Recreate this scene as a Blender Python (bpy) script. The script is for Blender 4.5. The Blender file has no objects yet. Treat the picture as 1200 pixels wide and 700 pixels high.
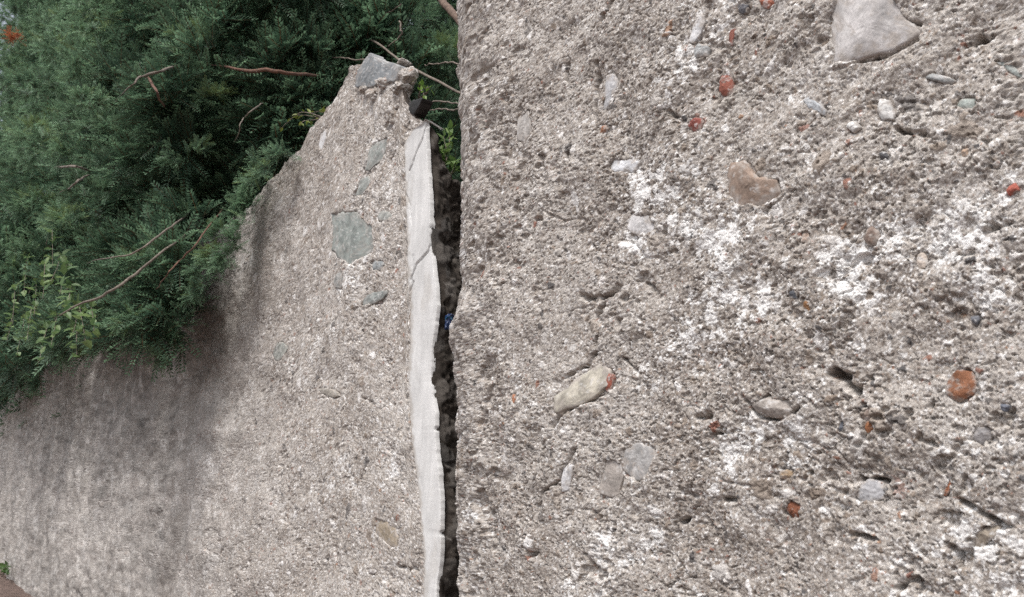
import bpy, math, random
import numpy as np

# ------------------------------------------------------------------ camera, sky, sun, exposure
scene = bpy.context.scene
COL = scene.collection
R = math.radians
EYE = 1.5
PITCH = R(12.8)
FPX, CX, CY = 866.0, 600.0, 350.0

cam_data = bpy.data.cameras.new("camera")
cam = bpy.data.objects.new("camera", cam_data)
COL.objects.link(cam)
cam_data.sensor_width = 36.0
cam_data.lens = 36.0 * FPX / 1200.0
cam_data.clip_end = 2000
cam_data.clip_start = 0.05
cam.location = (0, 0, EYE)
cam.rotation_euler = (R(90) + PITCH, 0, 0)
cam_data.dof.use_dof = True
cam_data.dof.focus_distance = 2.7
cam_data.dof.aperture_fstop = 7.5
scene.camera = cam

SUN_ELEV, SUN_AZ = R(60), R(210)          # azimuth clockwise from +Y (behind the camera, a little to its left)
world = bpy.data.worlds.new("World")
scene.world = world
world.use_nodes = True
wn, wl = world.node_tree.nodes, world.node_tree.links
bg = wn["Background"]
sky = wn.new("ShaderNodeTexSky")
sky.sky_type = 'NISHITA'
sky.sun_disc = False
sky.sun_elevation = SUN_ELEV
sky.sun_rotation = SUN_AZ
sky.air_density = 1.0
sky.dust_density = 4.0
hs = wn.new("ShaderNodeHueSaturation")
hs.inputs["Saturation"].default_value = 0.42
wl.new(sky.outputs[0], hs.inputs["Color"])
wl.new(hs.outputs[0], bg.inputs["Color"])
bg.inputs["Strength"].default_value = 0.14

sun_data = bpy.data.lights.new("sun", 'SUN')
sun_data.energy = 1.5
sun_data.angle = R(16)
sun_data.color = (1.0, 0.96, 0.91)
sun = bpy.data.objects.new("sun", sun_data)
COL.objects.link(sun)
sun.rotation_euler = (R(90) - SUN_ELEV, 0, -SUN_AZ + math.pi)
sun.location = (0, -5, 12)

scene.view_settings.view_transform = 'Standard'
scene.view_settings.look = 'None'
scene.view_settings.gamma = 1.0
scene.view_settings.exposure = 0.58
scene.render.engine = 'CYCLES'
scene.cycles.max_bounces = 6
scene.cycles.diffuse_bounces = 4
scene.cycles.use_denoising = False

rng = np.random.default_rng(11)
random.seed(5)

# ------------------------------------------------------------------ geometry of the place
# a = metres along the left wall (away from the camera), b = metres square to it
D2 = np.array([-0.6468, 0.7627])
N2 = np.array([0.7627, 0.6468])
WB = 1.75                                  # left wall's face
THICK = 0.45


def ray(px, py):
    x = (px - CX)
    y = (CY - py)
    c, s = math.cos(PITCH), math.sin(PITCH)
    return np.array([x, -y * s + FPX * c, y * c + FPX * s])


def ab(x, y):
    return x * D2[0] + y * D2[1], x * N2[0] + y * N2[1]


def xyz(a, b, z):
    a, b, z = np.broadcast_arrays(a, b, z)
    return np.stack([a * D2[0] + b * N2[0], a * D2[1] + b * N2[1], z], -1)


def at_b(px, py, b=WB):
    d = ray(px, py)
    t = b / (d[0] * N2[0] + d[1] * N2[1])
    p = d * t
    return p[0] * D2[0] + p[1] * D2[1], p[2] + EYE      # (a, z)


def at_depth(px, py, Y):
    d = ray(px, py)
    p = d * (Y / d[1])
    return np.array([p[0], p[1], p[2] + EYE])


def at_bp(px, py, b):
    a, z = at_b(px, py, b)
    return xyz(a, b, z)


# right wall: a flat face that turns away round a corner of radius RR
RR = 0.75
PHI0 = R(50)
TT = 2.85
_u = ray(537, 350)
_u = np.array([_u[0], _u[1]]) / _u[1]
_un = _u / np.linalg.norm(_u)
RC = TT * _u + RR * np.array([_un[1], -_un[0]])


def right_base(s):
    """position (x, y) and outward normal (x, y) at arc length s (s < 0 runs round the corner)"""
    s = np.asarray(s, float)
    phi = np.where(s >= 0, PHI0, np.minimum(PHI0 - s / RR, R(165)))
    n = np.stack([-np.sin(phi), -np.cos(phi)], -1)
    p = RC + RR * n
    t = np.array([math.cos(PHI0), -math.sin(PHI0)])
    p = p + np.maximum(s, 0)[..., None] * t
    over = np.maximum(-(s + RR * (R(165) - PHI0)), 0)
    te = np.array([-math.cos(R(165)), math.sin(R(165))])
    p = p + over[..., None] * te
    return p, n


def at_right(px, py):
    """(s, z) where the pixel's ray meets the right wall"""
    d = ray(px, py)
    u = np.array([d[0], d[1]]) / d[1]
    n0 = np.array([-math.sin(PHI0), -math.cos(PHI0)])
    p0 = RC + RR * n0
    t = (n0 @ p0) / (n0 @ u)
    s = (u * t - p0) @ np.array([math.cos(PHI0), -math.sin(PHI0)])
    if s < 0:
        A = u @ u
        B = -2 * (u @ RC)
        Cc = RC @ RC - RR * RR
        disc = max(B * B - 4 * A * Cc, 0)
        t = (-B - math.sqrt(disc)) / (2 * A)
        nn = (u * t - RC) / RR
        phi = math.atan2(-nn[0], -nn[1])
        s = -(phi - PHI0) * RR
    return s, d[2] / d[1] * t + EYE


# ------------------------------------------------------------------ numpy noise
def h2(ix, iy, seed):
    with np.errstate(over='ignore'):
        h = (ix.astype(np.int64) * 374761393 + iy.astype(np.int64) * 668265263 + seed * 2246822519) & 0xFFFFFFFF
        h = ((h ^ (h >> 13)) * 1274126177) & 0xFFFFFFFF
        h = ((h ^ (h >> 15)) * 2654435761) & 0xFFFFFFFF
        h = h ^ (h >> 16)
    return (h & 0xFFFFFF).astype(np.float64) / 16777216.0


def vnoise(x, y, seed):
    ix, iy = np.floor(x), np.floor(y)
    fx, fy = x - ix, y - iy
    fx = fx * fx * fx * (fx * (fx * 6 - 15) + 10)
    fy = fy * fy * fy * (fy * (fy * 6 - 15) + 10)
    ix, iy = ix.astype(np.int64), iy.astype(np.int64)
    a, b = h2(ix, iy, seed), h2(ix + 1, iy, seed)
    c, d = h2(ix, iy + 1, seed), h2(ix + 1, iy + 1, seed)
    return (a * (1 - fx) + b * fx) * (1 - fy) + (c * (1 - fx) + d * fx) * fy


def fbm(x, y, scale, octs, seed, gain=0.5):
    """about -1..1; scale = size in metres of the largest lumps"""
    v, amp, tot, f = 0, 1.0, 0, 1.0 / scale
    for o in range(octs):
        c, s = math.cos(o * 1.1 + 0.3), math.sin(o * 1.1 + 0.3)
        v = v + amp * (vnoise((x * c - y * s) * f + 17.3 * o, (x * s + y * c) * f + 9.1 * o, seed + o) * 2 - 1)
        tot += amp
        amp *= gain
        f *= 2.03
    return v / tot * 1.5


def sstep(e0, e1, x):
    t = np.clip((x - e0) / (e1 - e0), 0, 1)
    return t * t * (3 - 2 * t)


def grains(x, y, cell, seed, prob, rmin, rmax, flat=1.0):
    """rounded chips set in a surface: height in metres of the chip on top, and two random numbers of it"""
    wx = x + (vnoise(x / cell * 1.7, y / cell * 1.7, seed + 50) - .5) * cell * .55
    wy = y + (vnoise(x / cell * 1.7, y / cell * 1.7, seed + 51) - .5) * cell * .55
    gx, gy = wx / cell, wy / cell
    ix, iy = np.floor(gx).astype(np.int64), np.floor(gy).astype(np.int64)
    best = np.zeros_like(gx)
    k1 = np.zeros_like(gx)
    k2 = np.zeros_like(gx)
    for dx in (-1, 0, 1):
        for dy in (-1, 0, 1):
            jx, jy = ix + dx, iy + dy
            cx = jx + .5 + .8 * (h2(jx, jy, seed) - .5)
            cy = jy + .5 + .8 * (h2(jx, jy, seed + 1) - .5)
            r = rmin + (rmax - rmin) * h2(jx, jy, seed + 2) ** 1.6
            al = h2(jx, jy, seed + 3) < prob
            th = h2(jx, jy, seed + 4) * math.pi
            el = 1 + .9 * h2(jx, jy, seed + 5)
            ct, st = np.cos(th), np.sin(th)
            ux, uy = gx - cx, gy - cy
            xx, yy = (ux * ct + uy * st) / r, (-ux * st + uy * ct) / r
            q = np.maximum(np.maximum(np.abs(xx) / el, np.abs(yy) * 1.1), np.abs(xx * .62 + yy * .72))
            q = np.maximum(q, np.abs(xx * .5 - yy * .8))
            tilt = 1 + (h2(jx, jy, seed + 9) - .5) * 1.1 * xx + (h2(jx, jy, seed + 10) - .5) * 1.1 * yy
            v = np.where(al & (q < 1), np.clip((1 - q) * 3.2, 0, 1) ** .7 * np.clip(tilt, .1, 2) * r * cell * flat * (.5 + h2(jx, jy, seed + 8)), 0)
            m = v > best
            best = np.where(m, v, best)
            k1 = np.where(m, h2(jx, jy, seed + 6), k1)
            k2 = np.where(m, h2(jx, jy, seed + 7), k2)
    return best, k1, k2


def ramp(k, stops):
    """piecewise constant palette with soft joins"""
    k = np.asarray(k)
    xs = [s[0] for s in stops]
    return np.stack([np.interp(k, xs, [s[1][i] for s in stops]) for i in range(3)], -1)


PALETTE = [(0.0, (.07, .07, .075)), (.07, (.12, .11, .105)), (.09, (.22, .175, .14)), (.20, (.29, .245, .205)),
           (.26, (.37, .335, .30)), (.55, (.45, .42, .385)), (.74, (.52, .50, .48)), (.80, (.68, .66, .64)),
           (.976, (.78, .77, .76)), (.979, (.27, .14, .10)), (.992, (.25, .11, .08)), (1.0, (.33, .19, .11))]


def lerp3(a, b, m):
    return a * (1 - m[..., None]) + np.asarray(b) * m[..., None]


def low_h(x, z, seed):
    x, z = np.asarray(x, float), np.asarray(z, float)
    return fbm(x, z, .75, 3, seed) * .014 + fbm(x, z, .24, 3, seed + 9) * .011


def concrete(x, z, seed, lime, bold=1.0, rough=1.0, cells=(.052, .027, .0135, .0078, .0048)):
    """height (m) and albedo of the rough shingle concrete at wall coordinates x, z"""
    big = low_h(x, z, seed)
    mid = fbm(x, z, .11, 4, seed + 20)
    mid2 = fbm(x, z * 1.3, .030, 3, seed + 22)
    paste = sstep(.15, .65, fbm(x, z, .26, 3, seed + 15))          # smoother worn patches
    bold = bold * (1 - .55 * paste)
    rough0, rough = rough, rough * (1 - .5 * paste)
    crev = np.exp(-(fbm(x, z * 1.25, .13, 3, seed + 16) / (.05 + .09 * vnoise(x / .04, z / .04, seed + 18))) ** 2) * sstep(.15, .7, fbm(x, z, .16, 3, seed + 17))
    h = big + rough0 * (mid * .0115 - crev * .0085) + rough * np.minimum(mid2, .15) * .0034
    pit = sstep(.42, .80, fbm(x, z * 1.2, .040, 3, seed + 33)) * sstep(-.1, .5, fbm(x, z, .3, 2, seed + 35))
    h = h - pit * .020 * rough
    wx_ = x + fbm(x, z, .020, 2, seed + 38) * .006
    wz_ = z + fbm(x, z, .020, 2, seed + 39) * .006
    pit2 = sstep(.40, .66, fbm(wx_, wz_ * 1.5, .0105, 3, seed + 37) * (.55 + .7 * vnoise(x / .05, z / .05, seed + 36)))
    h = h - pit2 * .0085 * rough
    pr = (.16, .24, .45, .70, .80)
    hf = (.18, .30, .44, .56, .55)
    lo = (.22, .16, .20, .25, .25)
    gs = [grains(x, z, c, seed + 100 * (i + 1), pr[i], lo[i], .47, hf[i]) for i, c in enumerate(cells)]
    tops = np.maximum.reduce([g[0] for g in gs])
    h = h + tops * bold + fbm(x, z, .0045, 2, seed + 41) * .0011
    n1 = fbm(x, z, .5, 3, seed + 60)
    n2 = fbm(x, z, .09, 4, seed + 70)
    n3 = fbm(x, z, .0075, 3, seed + 80)
    base = ramp(.5 + .5 * np.clip(n1 * .30 + fbm(x, z, .19, 3, seed + 61) * .32 + n2 * .40 + n3 * .70, -1, 1),
                [(0, (.162, .136, .118)), (.35, (.298, .264, .236)), (.6, (.393, .362, .332)), (1, (.52, .492, .463))])
    for (g, k, kk), th in zip(gs[::-1], (.55, .62, .68, .72, .6)):
        top = (g > 0) & (g >= tops - 1e-9)
        base = lerp3(base, ramp(k, PALETTE) * (1 + .25 * n3[..., None]), np.where(top, np.minimum(th * 1.2, .9), 0) * sstep(.02, .35, kk))
    # white lime bloom: patches of whitened chips
    l0 = fbm(x, z, .30, 4, seed + 90, .62) + lime + .35 * n2
    fine = fbm(x, z, .018, 4, seed + 95, .6) + .6 * (gs[3][1] - .5) + .5 * (gs[2][1] - .5)
    lm = sstep(.05, .22, l0 * .78 + fine * .60 - .235)
    base = lerp3(base, (.78, .775, .765), lm * .85)
    return h, np.clip(base, .03, .85)


# ------------------------------------------------------------------ mesh helpers
def new_obj(name, me, mat=None, parent=None):
    o = bpy.data.objects.new(name, me)
    COL.objects.link(o)
    if mat is not None and me is not None:
        me.materials.append(mat)
    if parent is not None:
        o.parent = parent
        o.matrix_parent_inverse = parent.matrix_world.inverted() if False else o.matrix_parent_inverse
    return o


def build(name, V, F, mat, parent=None, col=None, smooth=True, off=None):
    """V (n,3) world coordinates, F list of arrays of faces (each (m,k)); one mesh object"""
    V = np.asarray(V, np.float32).reshape(-1, 3)
    if parent is not None:
        V = V - np.array(parent.location, np.float32)
    elif off is not None:
        V = V - np.array(off, np.float32)
    if not isinstance(F, (list, tuple)):
        F = [F]
    me = bpy.data.meshes.new(name)
    me.vertices.add(len(V))
    me.vertices.foreach_set("co", V.ravel())
    loops = np.concatenate([f.ravel() for f in F]).astype(np.int32)
    tot = np.concatenate([np.full(len(f), f.shape[1]) for f in F]).astype(np.int32)
    start = np.concatenate([[0], np.cumsum(tot)[:-1]]).astype(np.int32)
    me.loops.add(len(loops))
    me.loops.foreach_set("vertex_index", loops)
    me.polygons.add(len(tot))
    me.polygons.foreach_set("loop_start", start)
    me.polygons.foreach_set("loop_total", tot)
    me.polygons.foreach_set("use_smooth", np.full(len(tot), smooth, bool))
    me.update(calc_edges=True)
    if col is not None:
        at = me.attributes.new("albedo", 'FLOAT_COLOR', 'POINT')
        c = np.ones((len(V), 4), np.float32)
        c[:, :3] = np.asarray(col, np.float32).reshape(-1, 3)
        at.data.foreach_set("color", c.ravel())
    o = new_obj(name, me, mat, parent)
    if parent is None and off is not None:
        o.location = off
    return o


def grid_faces(nu, nv, base=0, flip=False):
    i = np.arange(nu - 1)[:, None] * nv + np.arange(nv - 1)[None, :]
    f = np.stack([i, i + nv, i + nv + 1, i + 1], -1).reshape(-1, 4) + base
    return f[:, ::-1] if flip else f


class Acc:
    """several grids gathered into one mesh"""
    def __init__(s):
        s.V, s.F, s.C, s.n = [], [], [], 0

    def grid(s, P, C, flip=False):
        nu, nv = P.shape[:2]
        s.V.append(P.reshape(-1, 3))
        s.C.append(np.broadcast_to(C, P.shape).reshape(-1, 3))
        s.F.append(grid_faces(nu, nv, s.n, flip))
        s.n += nu * nv

    def build(s, name, mat, parent=None, smooth=True):
        return build(name, np.concatenate(s.V), [np.concatenate(s.F)], mat, parent, np.concatenate(s.C), smooth)


def empty(name, loc):
    o = bpy.data.objects.new(name, None)
    COL.objects.link(o)
    o.location = loc
    return o


def tag(o, label, cat=None, group=None, kind=None):
    o["label"] = label
    if cat:
        o["category"] = cat
    if group:
        o["group"] = group
    if kind:
        o["kind"] = kind
    return o


def tube(pts, rad, sides=7):
    pts = np.asarray(pts, float)
    n = len(pts)
    rad = np.broadcast_to(rad, (n,)) if np.ndim(rad) == 0 else np.interp(np.linspace(0, 1, n), np.linspace(0, 1, len(rad)), rad)
    T = np.gradient(pts, axis=0)
    T /= np.linalg.norm(T, axis=1)[:, None] + 1e-9
    up = np.array([.31, .22, .92])
    A = np.cross(T, up)
    A /= np.linalg.norm(A, axis=1)[:, None] + 1e-9
    B = np.cross(T, A)
    th = np.linspace(0, 2 * math.pi, sides, endpoint=False)
    ring = A[:, None] * np.cos(th)[None, :, None] + B[:, None] * np.sin(th)[None, :, None]
    V = pts[:, None] + ring * rad[:, None, None]
    i = np.arange(n - 1)[:, None] * sides
    j = np.arange(sides)[None, :]
    k = (j + 1) % sides
    F = np.stack([i + j, i + k, i + sides + k, i + sides + j], -1).reshape(-1, 4)
    caps = np.stack([np.arange(sides)[::-1], (n - 1) * sides + np.arange(sides)])
    return V.reshape(-1, 3), F, caps


def spline(pts, n, wob=0.0, seed=0):
    """smooth resampling of a polyline with a little wobble"""
    pts = np.asarray(pts, float)
    t = np.linspace(0, 1, len(pts))
    tt = np.linspace(0, 1, n)
    if len(pts) > 2:
        m = np.gradient(pts, axis=0)
        idx = np.clip((tt * (len(pts) - 1)).astype(int), 0, len(pts) - 2)
        f = (tt * (len(pts) - 1) - idx)[:, None]
        p0, p1, m0, m1 = pts[idx], pts[idx + 1], m[idx], m[idx + 1]
        out = (2 * f ** 3 - 3 * f ** 2 + 1) * p0 + (f ** 3 - 2 * f ** 2 + f) * m0 + (-2 * f ** 3 + 3 * f ** 2) * p1 + (f ** 3 - f ** 2) * m1
    else:
        out = pts[0] + (pts[1] - pts[0]) * tt[:, None]
    if wob:
        r = np.random.default_rng(seed)
        w = np.cumsum(r.normal(0, 1, (n, 3)), 0)
        w -= w[0] + (w[-1] - w[0]) * tt[:, None]
        out = out + w * wob
    return out


# ------------------------------------------------------------------ materials
def material(name):
    m = bpy.data.materials.new(name)
    m.use_nodes = True
    nt = m.node_tree
    return m, nt.nodes, nt.links, nt.nodes["Principled BSDF"]


def node_noise(N, L, scale, detail=4, rough=.6, coord=None):
    t = N.new("ShaderNodeTexNoise")
    t.inputs["Scale"].default_value = scale
    t.inputs["Detail"].default_value = detail
    t.inputs["Roughness"].default_value = rough
    if coord is None:
        coord = N.new("ShaderNodeNewGeometry").outputs["Position"]
    L.new(coord, t.inputs["Vector"])
    return t


def mat_mineral(name, fine=330, amp=.45, bump=.7, bump_scale=300, dist=.003, rough=.92, spec=.25):
    """stone and concrete: the chips' own colours times fine mottling, with a gritty bump"""
    m, N, L, P = material(name)
    at = N.new("ShaderNodeAttribute")
    at.attribute_name = "albedo"
    t = node_noise(N, L, fine, 3, .65)
    mr = N.new("ShaderNodeMapRange")
    mr.inputs["To Min"].default_value = 1 - amp
    mr.inputs["To Max"].default_value = 1 + amp
    mr.inputs["From Min"].default_value = .25
    mr.inputs["From Max"].default_value = .75
    L.new(t.outputs["Fac"], mr.inputs["Value"])
    mul = N.new("ShaderNodeVectorMath")
    mul.operation = 'SCALE'
    L.new(at.outputs["Color"], mul.inputs[0])
    L.new(mr.outputs[0], mul.inputs["Scale"])
    L.new(mul.outputs[0], P.inputs["Base Color"])
    P.inputs["Roughness"].default_value = rough
    P.inputs["Specular IOR Level"].default_value = spec
    tb = node_noise(N, L, bump_scale, 3, .7)
    b = N.new("ShaderNodeBump")
    b.inputs["Strength"].default_value = bump
    b.inputs["Distance"].default_value = dist
    L.new(tb.outputs["Fac"], b.inputs["Height"])
    L.new(b.outputs[0], P.inputs["Normal"])
    return m


M_CONC = mat_mineral("rough_concrete")
M_CONCF = mat_mineral("weathered_concrete", fine=170, bump_scale=170, dist=.004)
M_STONE = mat_mineral("stone_face", fine=220, amp=.22, bump=.3, bump_scale=260, dist=.002, rough=.8)
M_BRICK = mat_mineral("brick_clay", fine=420, amp=.3, bump=.5, bump_scale=420, dist=.003)
M_MORTAR = mat_mineral("smooth_mortar", fine=90, amp=.07, bump=.35, bump_scale=70, dist=.003, rough=.9)

# slate: fine cleavage ridges
M_SLATE, N, L, P = material("slate")
at = N.new("ShaderNodeAttribute"); at.attribute_name = "albedo"
mp = N.new("ShaderNodeMapping")
L.new(N.new("ShaderNodeNewGeometry").outputs["Position"], mp.inputs["Vector"])
mp.inputs["Rotation"].default_value = (0, R(20), 0)
mp.inputs["Scale"].default_value = (25, 25, 160)
t = node_noise(N, L, 1.0, 4, .6, mp.outputs[0])
b = N.new("ShaderNodeBump"); b.inputs["Strength"].default_value = .5; b.inputs["Distance"].default_value = .0018
L.new(t.outputs["Fac"], b.inputs["Height"]); L.new(b.outputs[0], P.inputs["Normal"])
t2 = node_noise(N, L, 60, 4, .6)
mr = N.new("ShaderNodeMapRange"); mr.inputs["To Min"].default_value = .7; mr.inputs["To Max"].default_value = 1.3
L.new(t2.outputs["Fac"], mr.inputs["Value"])
mul = N.new("ShaderNodeVectorMath"); mul.operation = 'SCALE'
L.new(at.outputs["Color"], mul.inputs[0]); L.new(mr.outputs[0], mul.inputs["Scale"])
L.new(mul.outputs[0], P.inputs["Base Color"]); P.inputs["Roughness"].default_value = .65

# bark
M_BARK, N, L, P = material("bark")
t = node_noise(N, L, 30, 5, .65)
cr = N.new("ShaderNodeValToRGB")
cr.color_ramp.elements[0].position = .3; cr.color_ramp.elements[0].color = (.07, .045, .035, 1)
cr.color_ramp.elements[1].position = .75; cr.color_ramp.elements[1].color = (.24, .17, .13, 1)
L.new(t.outputs["Fac"], cr.inputs[0]); L.new(cr.outputs[0], P.inputs["Base Color"])
b = N.new("ShaderNodeBump"); b.inputs["Strength"].default_value = .7; b.inputs["Distance"].default_value = .01
L.new(t.outputs["Fac"], b.inputs["Height"]); L.new(b.outputs[0], P.inputs["Normal"])
P.inputs["Roughness"].default_value = .9


def mat_twig(name, c0, c1):
    m, N, L, P = material(name)
    t = node_noise(N, L, 45, 4, .6)
    cr = N.new("ShaderNodeValToRGB")
    cr.color_ramp.elements[0].position = .3; cr.color_ramp.elements[0].color = (*c0, 1)
    cr.color_ramp.elements[1].position = .7; cr.color_ramp.elements[1].color = (*c1, 1)
    L.new(t.outputs["Fac"], cr.inputs[0]); L.new(cr.outputs[0], P.inputs["Base Color"])
    P.inputs["Roughness"].default_value = .85
    return m


M_TWIG = mat_twig("bare_twig", (.09, .072, .058), (.24, .20, .165))
M_REDWOOD = mat_twig("red_brown_limb", (.07, .035, .025), (.17, .085, .055))


def mat_leaf(name, rough=.5, transl=.25, spec=.35):
    m, N, L, P = material(name)
    at = N.new("ShaderNodeAttribute"); at.attribute_name = "albedo"
    L.new(at.outputs["Color"], P.inputs["Base Color"])
    P.inputs["Roughness"].default_value = rough
    P.inputs["Specular IOR Level"].default_value = spec
    tr = N.new("ShaderNodeBsdfTranslucent")
    L.new(at.outputs["Color"], tr.inputs["Color"])
    mx = N.new("ShaderNodeMixShader"); mx.inputs[0].default_value = transl
    L.new(P.outputs[0], mx.inputs[1]); L.new(tr.outputs[0], mx.inputs[2])
    L.new(mx.outputs[0], N["Material Output"].inputs["Surface"])
    return m


M_NEEDLE = mat_leaf("yew_needles", .5, .4)
M_LEAF = mat_leaf("broad_leaves", .45, .35)

# ground
M_GROUND, N, L, P = material("trodden_soil")
t = node_noise(N, L, 9, 6, .65)
cr = N.new("ShaderNodeValToRGB")
cr.color_ramp.elements[0].position = .3; cr.color_ramp.elements[0].color = (.085, .058, .048, 1)
cr.color_ramp.elements[1].position = .7; cr.color_ramp.elements[1].color = (.19, .135, .115, 1)
L.new(t.outputs["Fac"], cr.inputs[0]); L.new(cr.outputs[0], P.inputs["Base Color"])
t2 = node_noise(N, L, 60, 4, .7)
b = N.new("ShaderNodeBump"); b.inputs["Strength"].default_value = .6; b.inputs["Distance"].default_value = .02
L.new(t2.outputs["Fac"], b.inputs["Height"]); L.new(b.outputs[0], P.inputs["Normal"])
P.inputs["Roughness"].default_value = .95

# ------------------------------------------------------------------ ground
g = np.concatenate([-np.geomspace(900, 12, 14), np.linspace(-11, 16, 300), np.geomspace(17, 900, 14)])
GX, GY = np.meshgrid(g, g, indexing='ij')
GZ = (fbm(GX, GY, 3.0, 3, 7) * .02 + fbm(GX, GY, .35, 4, 8, .6) * .022 - .05) * sstep(60, 14, np.hypot(GX, GY))
o = build("ground", np.stack([GX, GY, GZ], -1), grid_faces(len(g), len(g)), M_GROUND)
tag(o, "reddish brown trodden earth at the foot of the walls", kind="structure")

# ------------------------------------------------------------------ lists read off the two walls
# (outline in photo pixels, or centre + width + height + turn), dome, proud, colour, material, name, label
RIGHT_STONES = [
    ([(976, -14), (970, 30), (973, 79), (1000, 70), (1042, 60), (1076, 38), (1062, 24), (1046, -14)], .010, .010, (.43, .415, .41), 'S', "stone", "large pale grey flat faced stone near the top of the rounded wall"),
    ([(855, 191), (870, 186), (886, 206), (911, 210), (915, 225), (893, 242), (860, 245), (851, 226)], .012, .014, (.27, .205, .165), 'S', "stone", "warm brown wedge shaped stone"),
    ([(650, 466), (680, 440), (706, 424), (714, 436), (715, 454), (700, 467), (672, 478), (648, 485)], .008, .006, (.50, .47, .40), 'S', "stone", "cream coloured stone above a crack"),
    ((714, 446, 10, 24, 8), .006, .012, (.30, .10, .07), 'B', "brick_fragment", None),
    ((848, 99, 17, 27, -8), .010, .012, (.25, .095, .07), 'B', "brick_fragment", None),
    ((816, 147, 16, 20, 30), .008, .008, (.25, .085, .07), 'B', "brick_fragment", None),
    ((897, 3, 18, 14, 0), .008, .008, (.32, .12, .08), 'B', "brick_fragment", None),
    ((856, 42, 9, 22, 10), .004, .006, (.22, .09, .07), 'B', "brick_fragment", None),
    ((1186, 221, 18, 12, -35), .006, .006, (.38, .12, .09), 'B', "brick_fragment", None),
    ([(1105, 447), (1122, 433), (1140, 436), (1150, 447), (1142, 463), (1122, 471), (1106, 464)], .010, .008, (.25, .115, .065), 'B', "brick_fragment", "orange brick fragment, the largest in the wall"),
    ((1017, 487, 15, 16, 0), .006, .008, (.22, .175, .15), 'S', "pebble", None),
    ((1019, 501, 15, 16, 0), .006, .007, (.25, .115, .06), 'B', "brick_fragment", None),
    ((930, 597, 21, 20, 30), .008, .009, (.24, .10, .06), 'B', "brick_fragment", None),
    ((1109, 572, 9, 26, 20), .004, .006, (.38, .17, .10), 'B', "brick_fragment", None),
    ((707, 151, 11, 13, 0), .006, .007, (.26, .13, .08), 'B', "brick_fragment", None),
    ((822, 61, 18, 18, 0), .008, .010, (.36, .37, .37), 'S', "pebble", None),
    ((816, 38, 12, 38, 22), .004, .004, (.54, .54, .55), 'S', "stone", None),
    ((712, 105, 16, 44, 12), .004, .003, (.42, .42, .43), 'S', "stone", None),
    ((730, 194, 33, 20, -8), .004, .003, (.58, .59, .61), 'S', "stone", None),
    ((750, 266, 30, 30, 0), .004, .002, (.58, .57, .57), 'S', "stone", None),
    ((662, 558, 12, 36, 14), .005, .005, (.54, .54, .55), 'S', "pebble", None),
    ((747, 542, 44, 44, 0), .004, .001, (.31, .305, .30), 'S', "stone", None),
    ((716, 560, 30, 50, 10), .003, .001, (.34, .31, .285), 'S', "stone", None),
    ((986, 501, 9, 16, 0), .005, .007, (.09, .095, .11), 'S', "pebble", None),
    ((930, 346, 10, 11, 0), .005, .007, (.10, .105, .12), 'S', "pebble", None),
    ((946, 358, 11, 12, 0), .005, .006, (.28, .15, .075), 'B', "brick_fragment", None),
    ((1021, 278, 16, 23, 12), .008, .010, (.20, .15, .125), 'S', "pebble", None),
    ((943, 277, 12, 17, 0), .005, .006, (.42, .32, .26), 'S', "pebble", None),
    ((1143, 375, 12, 13, 0), .006, .008, (.13, .135, .15), 'S', "pebble", None),
    ((1131, 179, 12, 14, 0), .005, .006, (.42, .31, .23), 'S', "pebble", None),
    ((1036, 182, 14, 10, 0), .005, .007, (.12, .12, .125), 'S', "pebble", None),
    ((1183, 80, 36, 10, 30), .004, .005, (.20, .22, .21), 'L', "slate", None),
    ((1135, 122, 32, 20, 12), .006, .005, (.27, .30, .28), 'L', "slate", None),
    ((1156, 627, 40, 18, -32), .008, .007, (.33, .285, .23), 'S', "stone", None),
    ((1017, 576, 34, 26, 0), .005, .003, (.34, .34, .35), 'S', "stone", None),
    ((906, 478, 54, 26, 8), .012, .006, (.33, .30, .275), 'S', "stone", "lumpy grey brown stone with a shadowed lower edge"),
    ((921, 556, 20, 15, 0), .006, .007, (.40, .30, .20), 'S', "pebble", None),
    ((1037, 127, 22, 30, 0), .006, .006, (.60, .595, .58), 'S', "pebble", None),
    ((1000, 148, 17, 14, 20), .006, .006, (.60, .595, .58), 'S', "pebble", None),
    ((1078, 305, 14, 20, 0), .005, .005, (.55, .48, .42), 'S', "pebble", None),
    ((1100, 91, 40, 12, 14), .006, .004, (.30, .31, .31), 'S', "stone", None),
    ((955, 125, 34, 14, 35), .005, .004, (.40, .42, .44), 'S', "stone", None),
    ((1152, 510, 22, 26, 20), .006, .006, (.26, .25, .25), 'S', "pebble", None),
    ((1178, 478, 14, 13, 0), .006, .007, (.14, .15, .18), 'S', "pebble", None),
    ((600, 468, 6, 12, 0), .004, .005, (.36, .17, .10), 'B', "brick_fragment", None),
    ((612, 148, 20, 40, 4), .004, .002, (.40, .38, .36), 'S', "stone", None),
    ((868, 8, 14, 12, 0), .005, .008, (.10, .10, .11), 'S', "pebble", None),
]
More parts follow.
